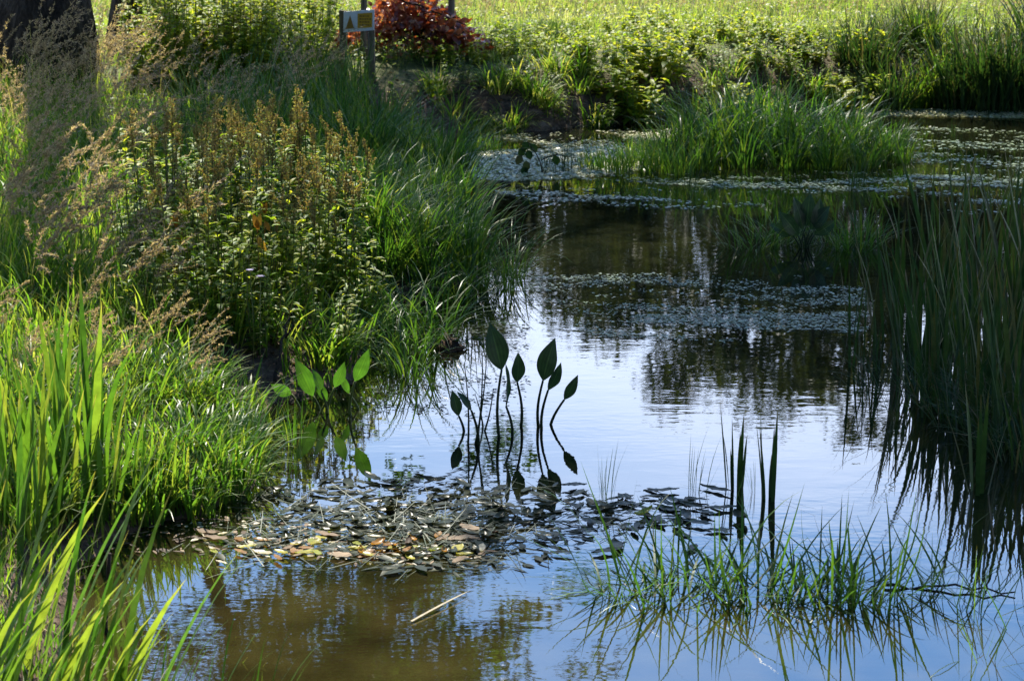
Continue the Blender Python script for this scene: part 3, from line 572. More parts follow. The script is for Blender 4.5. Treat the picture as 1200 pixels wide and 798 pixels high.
# bright low tussocks in the left foreground
G = 'fresh green grass tussocks on the near left bank'
pl = [tuft(75, (.16, .34), (.008, .016), .12, .5, (.5, 1.7), 'iris', 'grass_tussock', 'short fresh green grass tussock by the near left shore', 'grass tussock', G) for _ in range(4)]
pts_ = region(44, [(-40, 480), (100, 430), (230, 440), (290, 490), (295, 560), (230, 605), (110, 610), (-40, 620)], .12)
pts_ += [P(x, y) for x, y in [(395, 420), (415, 400), (430, 370), (375, 425), (440, 350), (410, 378)]]
spread(pl, [(p, i, U(0, 6), U(.7, 1.1)) for i, p in enumerate(pts_)])
# shore tussocks of long dark grass over the water (middle)
G = 'long grass tussocks overhanging the pond'
pl = [tuft(140, (.45, .85), (.009, .017), .16, .5, (.5, 1.7), 'sedge', 'sedge_tussock', 'dense dark green tussock of long grass overhanging the pond edge', 'grass tussock', G, 6) for _ in range(4)]
tk = [(430, 200), (470, 205), (510, 215), (420, 240), (460, 250), (505, 255), (535, 262), (440, 290), (485, 300), (530, 300), (450, 325), (500, 330), (545, 322), (525, 230), (405, 280), (490, 180), (450, 170)]
spread(pl, [(P(x, y), i, U(0, 6), U(.62, .95)) for i, (x, y) in enumerate(tk)])
pl = [tuft(48, (.25, .6), (.006, .012), .10, .6, (.8, 2.0), 'sedge', 'sedge_tussock', 'thin arching sedge growing out over the bright water', 'sedge', 'arching sedges at the water edge', 6) for _ in range(3)]
spread(pl, [(P(x, y), i, U(0, 6), U(.6, 1.0)) for i, (x, y) in enumerate([(440, 375), (455, 400), (475, 385), (460, 425), (490, 410), (505, 350), (560, 345), (590, 340), (540, 352), (515, 395), (480, 440), (600, 322)])])

# wide-leaved iris / reed fans in the left foreground: each leaf its own part
def iris(nl, Lr, wr, spreadv, name, label, cat, group, mat='iris', lean=.22, bend=(.0, .5), part='leaf', az=None, seg=7):
    t = thing(name, label, cat, group=group)
    for k in range(nl):
        mb = MB(); an, r = U(0, 6.28), spreadv * math.sqrt(U(0, 1)); a2 = an if az is None else az + rs.normal(0, .5)
        blades(mb, [(math.cos(an) * r, math.sin(an) * r, -.03)], U(*Lr), U(*wr), a2, U(0, lean), U(*bend), seg, 2.0, tw=.5, shape='iris'); mb.build(part, mat, t)
    return t
G = 'broad bladed irises on the near left bank'
pl = [iris(9, (.45, .92), (.022, .036), .09, 'iris_clump', 'upright fan of broad bright green blades on the near left bank', 'iris', G) for _ in range(4)]
fi = [(-20, 640), (10, 660), (25, 610), (60, 560), (85, 600), (105, 560), (120, 605), (45, 640), (150, 600), (75, 520), (30, 560), (-10, 540), (165, 612), (200, 600), (215, 590)]
fs = [1.0, .9, .95, .85, .9, 1.0, .75, .8, .6, .75, .8, .8, .5, .42, .38]
spread(pl, [(P(x, y), i, U(0, 6), fs[i]) for i, (x, y) in enumerate(fi)])
pl = [iris(9, (.5, .9), (.020, .032), .1, 'iris_clump', 'dark out of focus iris blades leaning right at the bottom left corner', 'iris', 'blurred iris blades closest to the camera', az=.3, lean=.5, bend=(.2, .7)) for _ in range(3)]
spread(pl, [(P(x, y), i, U(-.3, .3), U(.7, 1.1)) for i, (x, y) in enumerate([(-30, 840), (10, 870), (50, 880), (95, 900), (-20, 770), (30, 790), (70, 830), (-60, 900), (120, 900)])])
pl = [iris(8, (.35, .6), (.007, .012), .09, 'water_grass', 'thin dark out of focus grass blades leaning right at the bottom edge', 'grass tuft', 'blurred grass blades along the bottom edge', 'sedge', az=.35, lean=.5, bend=(.2, .7)) for _ in range(2)]
spread(pl, [(at(x, y), i, U(-.3, .3), .75) for i, (x, y) in enumerate([(190, 850), (230, 870), (300, 880)])])
pl = [tuft(16, (.16, .34), (.005, .009), .05, .3, (.1, .7), 'iris', 'shore_grass', 'slender bright green grass sprig rising from the dark shore', 'grass tuft', 'green sprigs along the near shore') for _ in range(3)]
spread(pl, [(P(x, y), i, U(0, 6), U(.7, 1.1)) for i, (x, y) in enumerate([(205, 600), (230, 602), (250, 606), (275, 585), (290, 560), (255, 570), (185, 590), (160, 595), (300, 520), (285, 500), (320, 500), (345, 520)])])
pl = [tuft(14, (.3, .5), (.003, .006), .06, .6, (.6, 1.9), 'straw', 'dry_grass', 'bleached dry grass stalks bent over at the bottom left corner', 'dry grass', 'bleached stalks in the left foreground') for _ in range(2)]
spread(pl, [(P(x, y), i, U(0, 6), U(.7, 1.0)) for i, (x, y) in enumerate([(10, 860), (60, 850), (110, 900), (150, 910), (90, 780), (30, 760), (215, 900)])])
# brown broken stalk
mb = MB(); p = at(120, 735); tube(mb, curve((0, 0, -.1), (.035, .0, .27), .004, 6), np.linspace(.009, .007, 6), 8)
tag(mb.build('broken_stalk', 'twig', loc=tuple(p)), 'dark brown broken stalk standing upright in shallow water, lower left', 'stalk')

# bare twigs on the dark soil notch
for (a0, a1, a2, h, lb) in [((310, 395), (362, 375), (340, 372), .12, 'dark bare branch sticking out over the soil below the docks'), ((318, 400), (372, 395), (365, 380), .05, 'lower dark bare branch with forked end above the shore'), ((322, 455), (350, 390), (335, 420), .3, 'pale grey dead stalk leaning up from the dark soil')]:
    mb = MB(); p0 = P(*a0); p1 = P(*a1); p1 = p0 + (p1 - p0) * np.array([1, .3, 0]) + np.array([0, 0, h]); tube(mb, curve((0, 0, 0), p1 - p0, .03, 8, (0, 0, 1), .006), np.linspace(.011, .004, 8), 6)
    q_ = (p1 - p0) * .7; tube(mb, curve(q_, q_ + np.array([.05, 0, .09]), 0, 5, jit=.003), np.linspace(.006, .002, 5), 5); q_ = (p1 - p0) * .45; tube(mb, curve(q_, q_ + np.array([.02, -.03, -.07]), 0, 5, jit=.003), np.linspace(.005, .002, 5), 5)
    tag(mb.build('dead_branch', 'twig', loc=tuple(p0)), lb, 'branch', 'dead branches at the shore')

# ------------------------------------------------------------------ pond plants
def paddle_leaf(mb, base, tip, wd, face, curl=.06, nseg=16, fold=.18, rnd=.5):
    base, tip = np.asarray(base, float), np.asarray(tip, float); d = tip - base; Ln = np.linalg.norm(d); d = d / Ln
    s = unit(np.cross(d, face)); u = np.cross(s, d); t = np.linspace(0, 1, nseg + 1)
    pr = np.sin(np.pi * t ** .86) ** 1.0 * (1 - .15 * t); pr = pr / pr.max(); pr[0] = .05; pr[-1] = 0.01
    V = []
    for i in range(nseg + 1):
        c = base + d * Ln * t[i] + u * curl * Ln * math.sin(math.pi * t[i]) ; w = wd / 2 * pr[i]
        for k in np.linspace(-1, 1, 13): V.append(c + s * w * k + u * (abs(k) * w * fold + .008 * math.sin(t[i] * 16 + k * 2) * abs(k) * Ln))
    q = [[i * 13 + j, i * 13 + j + 1, (i + 1) * 13 + j + 1, (i + 1) * 13 + j] for i in range(nseg) for j in range(12)]
    mb.add(V, q, None, np.tile([.5, .1, .6, .1, .6, .1, 1, .1, .6, .1, .6, .1, .5], nseg + 1), np.repeat(t, 13))
def water_plant(base_px, lvs, label, name='water_plantain', mat='plantain', stemmat='darkstem', scale=1.0, depth=0.0, grp=None, zb=None):
    """lvs: (foot px, leaf base px, leaf tip px, leaf width px, face yaw)"""
    b = P(*base_px) if zb else at(*base_px); t = thing(name, label, 'water plant', tuple(b), group=grp); k = 1 / ppm(b[1])
    for f, lb, lt, w, yaw in lvs:
        def w3(p, dy=0.0): return np.array([(p[0] - base_px[0]) * k, dy, (base_px[1] - p[1]) * k / cp])
        f3 = np.array([(f[0] - base_px[0]) * k, -(f[1] - base_px[1]) * k / math.sin(R(15.5)), -.08]); dy = f3[1]
        l3 = w3((lb[0], lb[1] - (f[1] - base_px[1])), 0); l3[1] = dy + U(-.02, .02); t3 = w3((lt[0], lt[1] - (f[1] - base_px[1])), 0); t3[1] = l3[1] + U(-.03, .03)
        if w:
            a = MB(); tube(a, curve(f3, l3, -.02 * np.sign(lb[0] - f[0] + .01), 9, (1, 0, 0)), np.linspace(.0085, .005, 9), 7); st = a.build('stem', stemmat, t)
            a = MB(); paddle_leaf(a, l3, t3, w * k, (math.sin(yaw), -math.cos(yaw), .25), rnd=U(0, 1)); a.build('leaf', mat, t)
        else:
            a = MB(); tube(a, curve(f3, t3, .012, 8, (1, 0, 0)), np.linspace(.006, .0015, 8), 6); a.build('stalk', stemmat, t)
    return t
water_plant((590, 505), [((588, 512), (588, 434), (574, 381), 27, .2), ((597, 508), (593, 475), (592, 421), 10, 1.0), ((607, 498), (606, 446), (607, 409), 17, .3)], 'clump of three upright dark paddle leaves, one of them the tallest, mid pond')
water_plant((636, 500), [((634, 500), (636, 445), (650, 395), 24, -.3), ((637, 502), (642, 456), (657, 423), 15, .6)], 'pair of dark paddle leaves leaning right together, right of the tallest leaf')
water_plant((643, 497), [((643, 497), (661, 467), (677, 438), 13, .3)], 'single small dark leaf on a slanting stalk, rightmost of the paddle leaves')
water_plant((557, 512), [((539, 506), (537, 488), (529, 458), 14, .2), ((558, 520), (553, 480), (536, 458), 10, .8), ((556, 520), (556, 480), (566, 412), 0, 0), ((553, 520), (553, 480), (571, 415), 0, 0), ((548, 520), (548, 460), (545, 428), 0, 0), ((560, 505), (560, 460), (578, 455), 0, 0), ((566, 500), (560, 480), (556, 460), 0, 0)],
            'dark paddle leaves with bare bent stalks, leftmost of the mid pond group')
# sunlit plants by the left shore
G = 'green water plants by the left shore'
water_plant((375, 482), [((372, 480), (366, 465), (346, 419), 20, .3), ((380, 484), (378, 460), (367, 432), 12, .7), ((350, 478), (341, 461), (317, 448), 15, -.5), ((385, 484), (393, 455), (405, 425), 14, .4), ((378, 484), (384, 470), (372, 448), 11, 0)], 'bright green paddle leaved plant in the shade of the left shore', mat='plantain_lit', stemmat='stem', grp=G)
water_plant((415, 484), [((414, 486), (417, 447), (434, 408), 17, .3), ((420, 480), (408, 462), (396, 436), 9, .3)], 'tall narrow green leaf standing in water right of the paddle leaved plant', mat='plantain_lit', stemmat='stem', grp=G)
# dark broad leaved plant in the sedge on the right
water_plant((943, 293), [((938, 290), (936, 275), (912, 246), 19, .2), ((942, 290), (941, 268), (929, 230), 19, .5), ((944, 290), (945, 265), (949, 226), 21, 0), ((948, 290), (950, 268), (972, 240), 19, -.3), ((940, 290), (930, 275), (902, 262), 15, .3), ((950, 290), (955, 275), (982, 258), 15, .3), ((946, 290), (955, 268), (961, 232), 18, .3)],
            'dark broad leaved plant standing up from a sedge patch on the right')
# sprawling sedge tufts on the water
def sprawl(nb, Lr, name, label, cat, group, mat='sedge', wr=(.005, .009), lean=1.1, sp=.12):
    mb = MB(); an = U(0, 6.28, nb); r = sp * np.sqrt(U(0, 1, nb)); b = np.stack([np.cos(an) * r * 1.6, np.sin(an) * r, np.full(nb, -.01)], 1)
    blades(mb, b, U(*Lr, nb), U(*wr, nb), an + rs.normal(0, .5, nb), U(.1, lean, nb), U(-.4, 1.3, nb), 6, 1.4, tw=.7)
    o = mb.build(name, mat); return tag(o, label, cat, group)
G = 'sedge patches round the dark broad leaved plant'
pl = [sprawl(60, (.12, .36), 'sedge_patch', 'low dark sedge patch round the broad leaved plant', 'sedge', G) for _ in range(3)]
spread(pl, [(at(x, y), i, U(0, 6), U(.7, 1.1)) for i, (x, y) in enumerate([(905, 285), (925, 283), (975, 285), (1000, 290), (885, 290), (1015, 283)])])
# rush island in the back
G = 'rush clumps of the island at the back of the pond'
pl = [tuft(120, (.2, .74), (.010, .020), .2, .45, (.2, 1.8), 'sedge', 'rush_clump', 'dense green rush clump of the grassy island at the back', 'rushes', G) for _ in range(4)]
isl = [(800, 190, .8), (835, 185, .95), (870, 180, 1.0), (905, 182, 1.0), (940, 184, .95), (975, 184, .85), (1005, 186, .75), (1035, 188, .6), (1060, 190, .42), (855, 165, .95), (900, 163, 1.0), (945, 165, .9), (985, 170, .8), (775, 195, .6), (820, 198, .5), (870, 195, .7), (920, 196, .7), (970, 196, .6), (1015, 196, .5), (1045, 175, .5), (815, 170, .8)]
spread(pl, [(at(x, y), i, U(0, 6), s) for i, (x, y, s) in enumerate(isl)])
pl = [tuft(55, (.25, .5), (.011, .018), .16, .4, (.1, 1.2), 'iris', 'rush_clump', 'sunlit bright green rush clump at the left end of the island', 'rushes', 'sunlit rushes left of the island') for _ in range(3)]
spread(pl, [(at(x, y), i, U(0, 6), s) for i, (x, y, s) in enumerate([(705, 200, .55), (725, 204, .6), (750, 200, .75), (775, 203, .7), (798, 204, .6), (690, 196, .4), (740, 190, .6), (560, 178, .5), (540, 182, .6), (578, 176, .4), (785, 185, .8)])])
pl = [tuft(18, (.3, .55), (.006, .009), .06, .35, (.0, .5), 'reed', 'rush_sprig', 'thin dark rush sprig standing in the pond before the island', 'rushes', 'dark rush sprigs in front of the island') for _ in range(2)]
spread(pl, [(at(x, y), i, U(0, 6), s) for i, (x, y, s) in enumerate([(1000, 222, .7), (1010, 218, .5), (815, 240, .55), (835, 235, .4), (655, 205, .6), (665, 203, .65), (640, 203, .5), (678, 200, .5), (808, 228, .5), (1118, 160, .35)])])
# tall curved dark leaf pair behind the island
pl = [iris(4, (.5, .75), (.02, .03), .05, 'iris_clump', 'tall dark curved iris blades sticking up behind the rush island', 'iris', None, 'reed', .4, (.0, .5))]
spread(pl, [(at(838, 150), 0, 0, 1)])
# drooping dark twig with leaves
mb = thing('drooping_twig', 'dark leafy twig drooping over the pale scum at the back', 'twig', tuple(at(634, 204)))
a, b_ = MB(), MB(); tube(a, curve((0, 0, -.1), (-.1, 0, .24), .05, 8, (1, 0, 0)), np.linspace(.008, .003, 8), 5); tube(a, curve((0, 0, .1), (.2, 0, .12), .03, 6), np.linspace(.005, .002, 6), 5)
leaves(b_, [(-.1, 0, .24), (-.13, 0, .2), (-.1, 0, .18), (-.14, 0, .14), (-.11, 0, .1), (-.08, .02, .22), (-.13, 0, .06), (.1, 0, .14)], [(-.4, 0, -1), (-.3, .1, -1), (.3, 0, -1), (-.4, 0, -.7), (.1, 0, -1), (.5, 0, -.6), (.2, 0, -1), (.2, 0, -.8)], [(0, -1, .3)] * 8, .085, .06)
a.build('stem', 'twig', mb); b_.build('foliage', 'reed', mb)

# right-hand reed bed: broad blades, each its own part
G = 'reed clumps of the dark bed on the right'
pl = [iris(17, (.4, 1.08), (.016, .028), .17, 'reed_clump', 'dark upright reed clump of the tall bed on the right', 'reeds', G, 'reed', .25, (.0, .45), az=None) for _ in range(6)]
rb = [(1052, 405, .85), (1085, 395, 1.0), (1128, 400, 1.05), (1165, 410, 1.1), (1205, 410, 1.1), (1070, 430, .8), (1112, 440, .9), (1155, 450, .95), (1200, 460, 1.0), (1235, 470, 1.0), (1110, 350, .8), (1180, 345, .9), (1185, 490, .75), (1250, 420, 1.1), (1105, 485, .75), (1145, 505, .85), (1182, 520, .9), (1215, 530, .95), (1090, 455, .8), (1160, 475, .95)]
spread(pl, [(at(x, y), i, U(0, 6), s) for i, (x, y, s) in enumerate(rb)])
pl = [tuft(60, (.3, .7), (.008, .014), .18, .6, (.3, 1.6), 'reed', 'sedge_tussock', 'dark arching sedge mixed between the reeds on the right', 'sedge', 'dark sedges in the reed bed') for _ in range(3)]
spread(pl, [(at(x, y), i, U(0, 6), s) for i, (x, y, s) in enumerate([(1140, 475, .6), (1180, 505, .7), (1210, 510, .8), (1085, 470, .6), (1120, 498, .65), (1160, 522, .65), (1200, 545, .7)])])
pl = [tuft(12, (.3, .6), (.003, .005), .08, 1.2, (.2, 1.2), 'reed', 'sedge_tussock', 'sparse thin dark sedge stalks lying out from the reed bed over bright water', 'sedge', 'sparse stalks left of the reed bed') for _ in range(2)]
spread(pl, [(at(x, y), i, U(0, 6), s) for i, (x, y, s) in enumerate([(1040, 460, .9), (1020, 470, .8), (1055, 490, .9), (1030, 440, .7), (1075, 500, .8)])])
pl = [iris(4, (.4, .75), (.012, .018), .05, 'reed_sprig', 'thin reed sprig standing alone left of the reed bed', 'reeds', 'thin reed sprigs left of the reed bed', 'reed', .15, (.0, .3)) for _ in range(2)]
spread(pl, [(at(x, y), i, U(0, 6), s) for i, (x, y, s) in enumerate([(998, 430, .9), (1012, 425, .7), (1025, 435, .6), (1000, 395, .6)])])
pl = [iris(7, (.5, .7), (.020, .030), .07, 'reed_clump', 'reed clump standing in clear blue water at the right edge below the bed', 'reeds', None, 'reed', .25, (-.1, .2))]
spread(pl, [(at(1148, 577), 0, 0, .75)])
pl = [iris(8, (.2, .42), (.013, .021), .04, 'rush_sprig', 'x', 'rushes', 'two dark rush sprigs standing in bright water', 'reed', .12, (.0, .12)) for _ in range(2)]
spread(pl, [(at(862, 572), 0, .4, 1.0), (at(903, 585), 1, 2., 1.05)], ['left of two short dark rush sprigs standing in bright water', 'right of two short dark rush sprigs, beside the sprawling sedge'])
pl = [tuft(7, (.2, .38), (.003, .005), .05, .3, (.0, .5), 'sedge', 'rush_sprig', 'very thin green grass stalks rising from the pond near the floating leaves', 'grass tuft', 'thin stalks among the floating leaves') for _ in range(2)]
spread(pl, [(at(x, y), i, U(0, 6), s) for i, (x, y, s) in enumerate([(705, 580, .9), (712, 590, .7), (808, 575, .8), (820, 580, .7), (885, 575, .5)])])

# sprawling foreground sedge islands
G = 'sprawling grass tufts lying on the foreground water'
pl = [sprawl(30, (.12, .42), 'floating_grass', 'sprawling green grass tuft on the foreground water, lower right', 'grass tuft', G, 'iris' if k == 2 else 'sedge', (.009, .016), sp=.15, lean=1.45) for k in range(4)]
fg = [(760, 685, 1, 1.0), (800, 690, 0, .9), (835, 675, 1, 1.0), (870, 690, 3, 1.0), (905, 680, 0, 1.0), (940, 690, 3, 1.0), (975, 680, 1, .9), (1005, 692, 2, .9), (1035, 680, 2, .9), (960, 700, 0, .7), (1010, 700, 3, .7), (790, 665, 3, .7), (730, 690, 0, .5), (890, 705, 1, .7)]
pl.append(sprawl(9, (.25, .6), 'floating_grass', 'sprawling green grass tuft on the foreground water, lower right', 'grass tuft', G, 'sedge', (.008, .013), sp=.12, lean=1.6))
fg += [(745, 690, 4, 1.0), (820, 695, 4, 1.0), (900, 692, 4, 1.0), (985, 695, 4, 1.0), (1050, 690, 4, 1.0), (720, 680, 4, .8)]
spread(pl, [(at(x, y + 8), k, U(0, 6), s * .9) for x, y, k, s in fg])
G = 'thin runners at the lower right corner'
pl = [sprawl(9, (.2, .45), 'floating_grass', 'few thin green runners trailing on the water at the lower right corner', 'grass tuft', G, 'iris', (.005, .009), 1.5, .08) for k in range(3)]
spread(pl, [(at(x, y), i, U(0, 6), s) for i, (x, y, s) in enumerate([(1075, 690, .9), (1100, 700, .8), (1130, 720, .9), (1160, 700, .8), (1190, 735, .9), (1150, 770, .8), (1120, 690, 1.0)])])
mb = MB(); a0 = at(1035, 688); tube(mb, curve((0, 0, .01), at(1190, 697) - a0 + np.array([0, 0, .012]), .01, 10, (0, 1, 0), .006), np.linspace(.006, .003, 10), 6)
tag(mb.build('floating_twig', 'twig', loc=tuple(a0)), 'long dark stem lying on the water right of the sprawling grass', 'stem')
for (p0, p1, lb, m_) in [((482, 730), (552, 695), 'pale straw stalk floating on brown water at the bottom', 'straw'), ((1010, 470 + 200), (1040, 622 + 20), 'orange withered blade in the sprawling grass', 'orangeleaf'), ((222, 795), (212, 710), 'blurred pale stalk leaning over water at the bottom left', 'straw'), ((1200, 525), (1110, 545), 'pale bent stalk over the water at the right edge', 'straw')]:
    mb = MB(); a0 = at(*p0); a1 = at(*p1); v = a1 - a0; 
    if 'leaning' in lb or 'bent' in lb or 'orange' in lb: v = np.array([v[0], v[1] * .1, abs(p1[1] - p0[1]) / ppm(a0[1])])
    blades(mb, [(0, 0, .008)], np.linalg.norm(v), .011, math.atan2(v[1], v[0]), math.acos(np.clip(v[2] / np.linalg.norm(v), -1, 1)) - .04, .06, 6, tw=.2, shape='iris')
    tag(mb.build('dry_stalk', m_, loc=tuple(a0)), lb, 'stalk', 'dry stalks on the pond')

# ------------------------------------------------------------------ things floating
def float_leaf(L_, W_, mat, curl):
    mb = MB(); n = 8; t = np.linspace(0, 1, n + 1); pr = np.sin(np.pi * t ** .85) ** .7; V = []
    for i in range(n + 1):
        for k in (-1, -.5, 0, .5, 1):
            V.append(((t[i] - .5) * L_, k * W_ / 2 * pr[i], .003 + curl * L_ * ((t[i] - .5) ** 2 * 1.2) + abs(k) ** 2 * W_ * curl * .5 + .002 * math.sin(i * 2.1 + k * 3)))
    mb.add(V, [[i * 5 + j, i * 5 + j + 1, (i + 1) * 5 + j + 1, (i + 1) * 5 + j] for i in range(n) for j in range(4)], None, U(0, 1), np.repeat(t, 5))
    mb2 = MB(); return mb.mesh('floating_leaf', mat)
FL = {m_: [float_leaf(U(.085, .12), U(.034, .05), m_, c) for c in (.0, .04, .12, .35)] for m_ in ('darkleaf', 'orangeleaf', 'yellowleaf', 'paleleaf', 'litter')}
lab = {'darkleaf': 'dark oval pondweed leaf floating in the leaf raft', 'orangeleaf': 'orange floating leaf in the sunlit edge of the leaf raft', 'yellowleaf': 'yellow green floating leaf in the sunlit edge of the leaf raft',
       'paleleaf': 'whitish dried floating leaf in the sunlit edge of the leaf raft', 'litter': 'brown dead floating leaf in the leaf raft'}
def put_leaf(px, py, m_, s=1.0, label=None, tilt=.05):
    p = at(px, py); o = link('floating_leaf', FL[m_][rs.integers(0, 4)]); o.location = (p[0], p[1], .003 + U(0, .012)); o.rotation_euler = (U(-tilt, tilt), U(-tilt, tilt), U(0, 6.28)); o.scale = (s * U(.9, 1.1), s * U(.8, 1.1), s)
    tag(o, label or lab[m_], 'floating leaf', m_.replace('leaf', '') + ' leaves floating in the raft' if m_ != 'litter' else 'brown leaves floating in the raft')
cnt = 0
while cnt < 165:
    px, py = rs.normal(480, 120), rs.normal(612, 26)
    if not (300 < px < 860 and 556 < py < 668) or (px > 640 and py > 640) or (px < 400 and py > 650): continue
    put_leaf(px, py, 'darkleaf', U(.7, 1.15)); cnt += 1
for k in range(26): put_leaf(U(640, 870), rs.normal(600, 14), 'darkleaf', U(.8, 1.2), 'dark oval leaf floating loosely on bright water right of the raft')
for x, y in [(436, 562), (408, 566), (672, 572), (722, 640), (712, 648), (815, 615), (838, 575), (775, 577)]: put_leaf(x, y, 'darkleaf', 1.25, 'large dark oval leaf floating apart from the raft on bright water')
for k in range(22): put_leaf(U(270, 570), rs.normal(646, 9), 'orangeleaf', U(.6, 1.0))
for k in range(20): put_leaf(U(250, 560), rs.normal(645, 9), 'yellowleaf', U(.6, 1.0))
for k in range(18): put_leaf(U(230, 580), rs.normal(643, 12), 'paleleaf', U(.4, .85))
for k in range(14): put_leaf(U(240, 580), rs.normal(636, 14), 'litter', U(.8, 1.2))
put_leaf(754, 605, 'yellowleaf', 1.1, 'single yellow brown leaf floating among dark ones on the right')
# small weed fragments between them (uncountable)
def mat_of(n, poly, Lr, wr, mat, name, label, cat, z=(.002, .012), lift=.1, dens=None):
    x = []; pp = np.array(poly, float)
    a0 = np.array([at(*p)[:2] for p in poly]); X_, Y_ = U(a0[:, 0].min(), a0[:, 0].max(), n * 4), U(a0[:, 1].min(), a0[:, 1].max(), n * 4); ins = np.zeros(n * 4, bool)
    for i in range(len(a0)):
        (ax, ay), (bx_, by_) = a0[i], a0[(i + 1) % len(a0)]; ins ^= ((ay > Y_) != (by_ > Y_)) & (X_ < (bx_ - ax) * (Y_ - ay) / (by_ - ay + 1e-9) + ax)
    if dens: ins &= dens(X_, Y_)
    X_, Y_ = X_[ins][:n], Y_[ins][:n]; n = len(X_); mb = MB(); an = U(0, 6.28, n)
    s = U(*Lr, n); leaves(mb, np.stack([X_, Y_, U(*z, n)], 1), np.stack([np.cos(an), np.sin(an), U(-lift, lift, n)], 1), np.stack([U(-lift, lift, n), U(-lift, lift, n), np.ones(n)], 1), s, s * U(*wr, n), None, 1, fold=.1, curl=.03)
    return tag(mb.build(name, mat), label, cat, kind='stuff')
raft = [(240, 600), (330, 570), (450, 560), (600, 572), (760, 572), (870, 600), (700, 630), (650, 660), (560, 672), (420, 668), (250, 650)]
mat_of(700, raft, (.02, .11), (.12, .42), 'darkleaf', 'pondweed', 'tangled dark pondweed fragments filling the leaf raft', 'pondweed', dens=lambda x, y: wob(x, y, 6., 2.) + .5 * wob(x, y, 17., 1.) > rs.normal(-.35, .3, x.shape))
mat_of(230, [(140, 612), (300, 605), (580, 630), (570, 668), (420, 662), (230, 650), (120, 660)], (.015, .06), (.15, .5), 'litter', 'floating_debris', 'reddish brown plant debris along the sunlit edge of the raft', 'debris')
mat_of(150, [(200, 615), (300, 610), (580, 636), (560, 665), (420, 660), (230, 652)], (.012, .04), (.2, .8), 'paleleaf', 'floating_debris', 'whitish bits scattered on the sunlit edge of the raft', 'debris')
mat_of(9000, [(540, 180), (735, 172), (790, 195), (700, 208), (600, 214), (540, 208)], (.012, .045), (.3, .9), 'scum', 'pond_scum', 'pale sunlit scum carpet on the water at the back', 'scum', lift=.25)
mat_of(2500, [(560, 160), (800, 150), (800, 190), (560, 178)], (.012, .04), (.3, .9), 'scum', 'pond_scum', 'thin speckled scum near the far shore', 'scum', dens=lambda x, y: wob(x, y, 5., 2.) > rs.normal(.25, .3, x.shape))
mat_of(3500, [(1000, 128), (1200, 130), (1250, 142), (1120, 138), (1000, 136)], (.012, .04), (.3, .9), 'scum', 'pond_scum', 'grey white scum line along the far right shore', 'scum')
dn = lambda th: (lambda x, y: wob(x, y * 3.5, 1.2, 2.) + .6 * wob(x, y * 4, 4., 1.) + .3 * wob(x, y, 14., 4.) > rs.normal(th, .18, x.shape))
mat_of(3800, [(620, 325), (1010, 315), (1020, 385), (980, 408), (700, 395), (600, 360)], (.008, .028), (.25, .8), 'duckweed', 'duckweed', 'bluish sparkling duckweed drift across mid pond', 'duckweed', dens=dn(.15))
mat_of(1700, [(740, 370), (1000, 368), (1010, 388), (880, 388), (740, 378)], (.008, .028), (.25, .8), 'duckweed', 'duckweed', 'dense narrow duckweed streak left of the reed bed', 'duckweed')
mat_of(6000, [(640, 205), (1200, 195), (1230, 260), (1000, 240), (700, 250), (560, 222)], (.012, .04), (.3, .9), 'duckweed', 'duckweed', 'patchy duckweed in front of the rush island', 'duckweed', dens=dn(.35))
mat_of(2500, [(1060, 150), (1230, 150), (1230, 250), (1080, 230)], (.015, .045), (.3, .9), 'duckweed', 'duckweed', 'glinting duckweed streaks on the far right water', 'duckweed', dens=dn(.25))
mat_of(900, [(430, 350), (620, 350), (620, 480), (560, 500), (430, 480)], (.01, .03), (.3, .9), 'darkleaf', 'pondweed', 'sparse dark specks on the bright water by the left shore', 'pondweed', dens=dn(.35))
for i, (x, y) in enumerate([(776, 362), (801, 364), (768, 366), (610, 196), (655, 180), (1090, 152)]):
    p = at(x, y); flower((p[0], p[1], -.01), .03, .014, ['tiny white pond flower, left of a pair above the duckweed', 'tiny white pond flower, right of a pair above the duckweed', 'tiny white pond flower lowest in the duckweed', 'white flower in the pale scum left of the twig', 'white flower near the far shore', 'white flower on the far right water'][i], 'whiteflower', 'pond_flower', 'flower', 'white pond flowers')
mat_of(700, [(90, 660), (600, 665), (760, 700), (760, 840), (60, 860)], (.03, .08), (.15, .5), 'litter', 'sunken_leaves', 'brown sunken leaves under the shallow brown water', 'sunken leaves', z=(-.16, -.04), lift=.3)
mb = MB(); q = np.array([at(U(120, 330), U(640, 860)) for _ in range(140)]); q[:, 2] = -.2; blades(mb, q, U(.14, .26, 140), U(.006, .012, 140), U(0, 6.28, 140), U(0, .5, 140), U(.2, 1.3, 140), 5)
tag(mb.build('submerged_grass', 'iris'), 'green grass blades growing under the shallow water at lower left', 'water grass', kind='stuff')
mb = MB(); q = np.array([at(rs.normal(500, 130), np.clip(rs.normal(614, 24), 560, 668), .004) for _ in range(520)]); q[:, 2] = U(.001, .012, 520)
blades(mb, q, U(.08, .32, 520), U(.003, .006, 520), U(0, 6.28, 520), U(1.45, 1.56, 520), U(-.08, .06, 520), 5, tw=1.2, shape='stem')
tag(mb.build('pondweed_stems', 'darkstem'), 'tangled dark pondweed stems lying between the floating leaves', 'pondweed', kind='stuff')
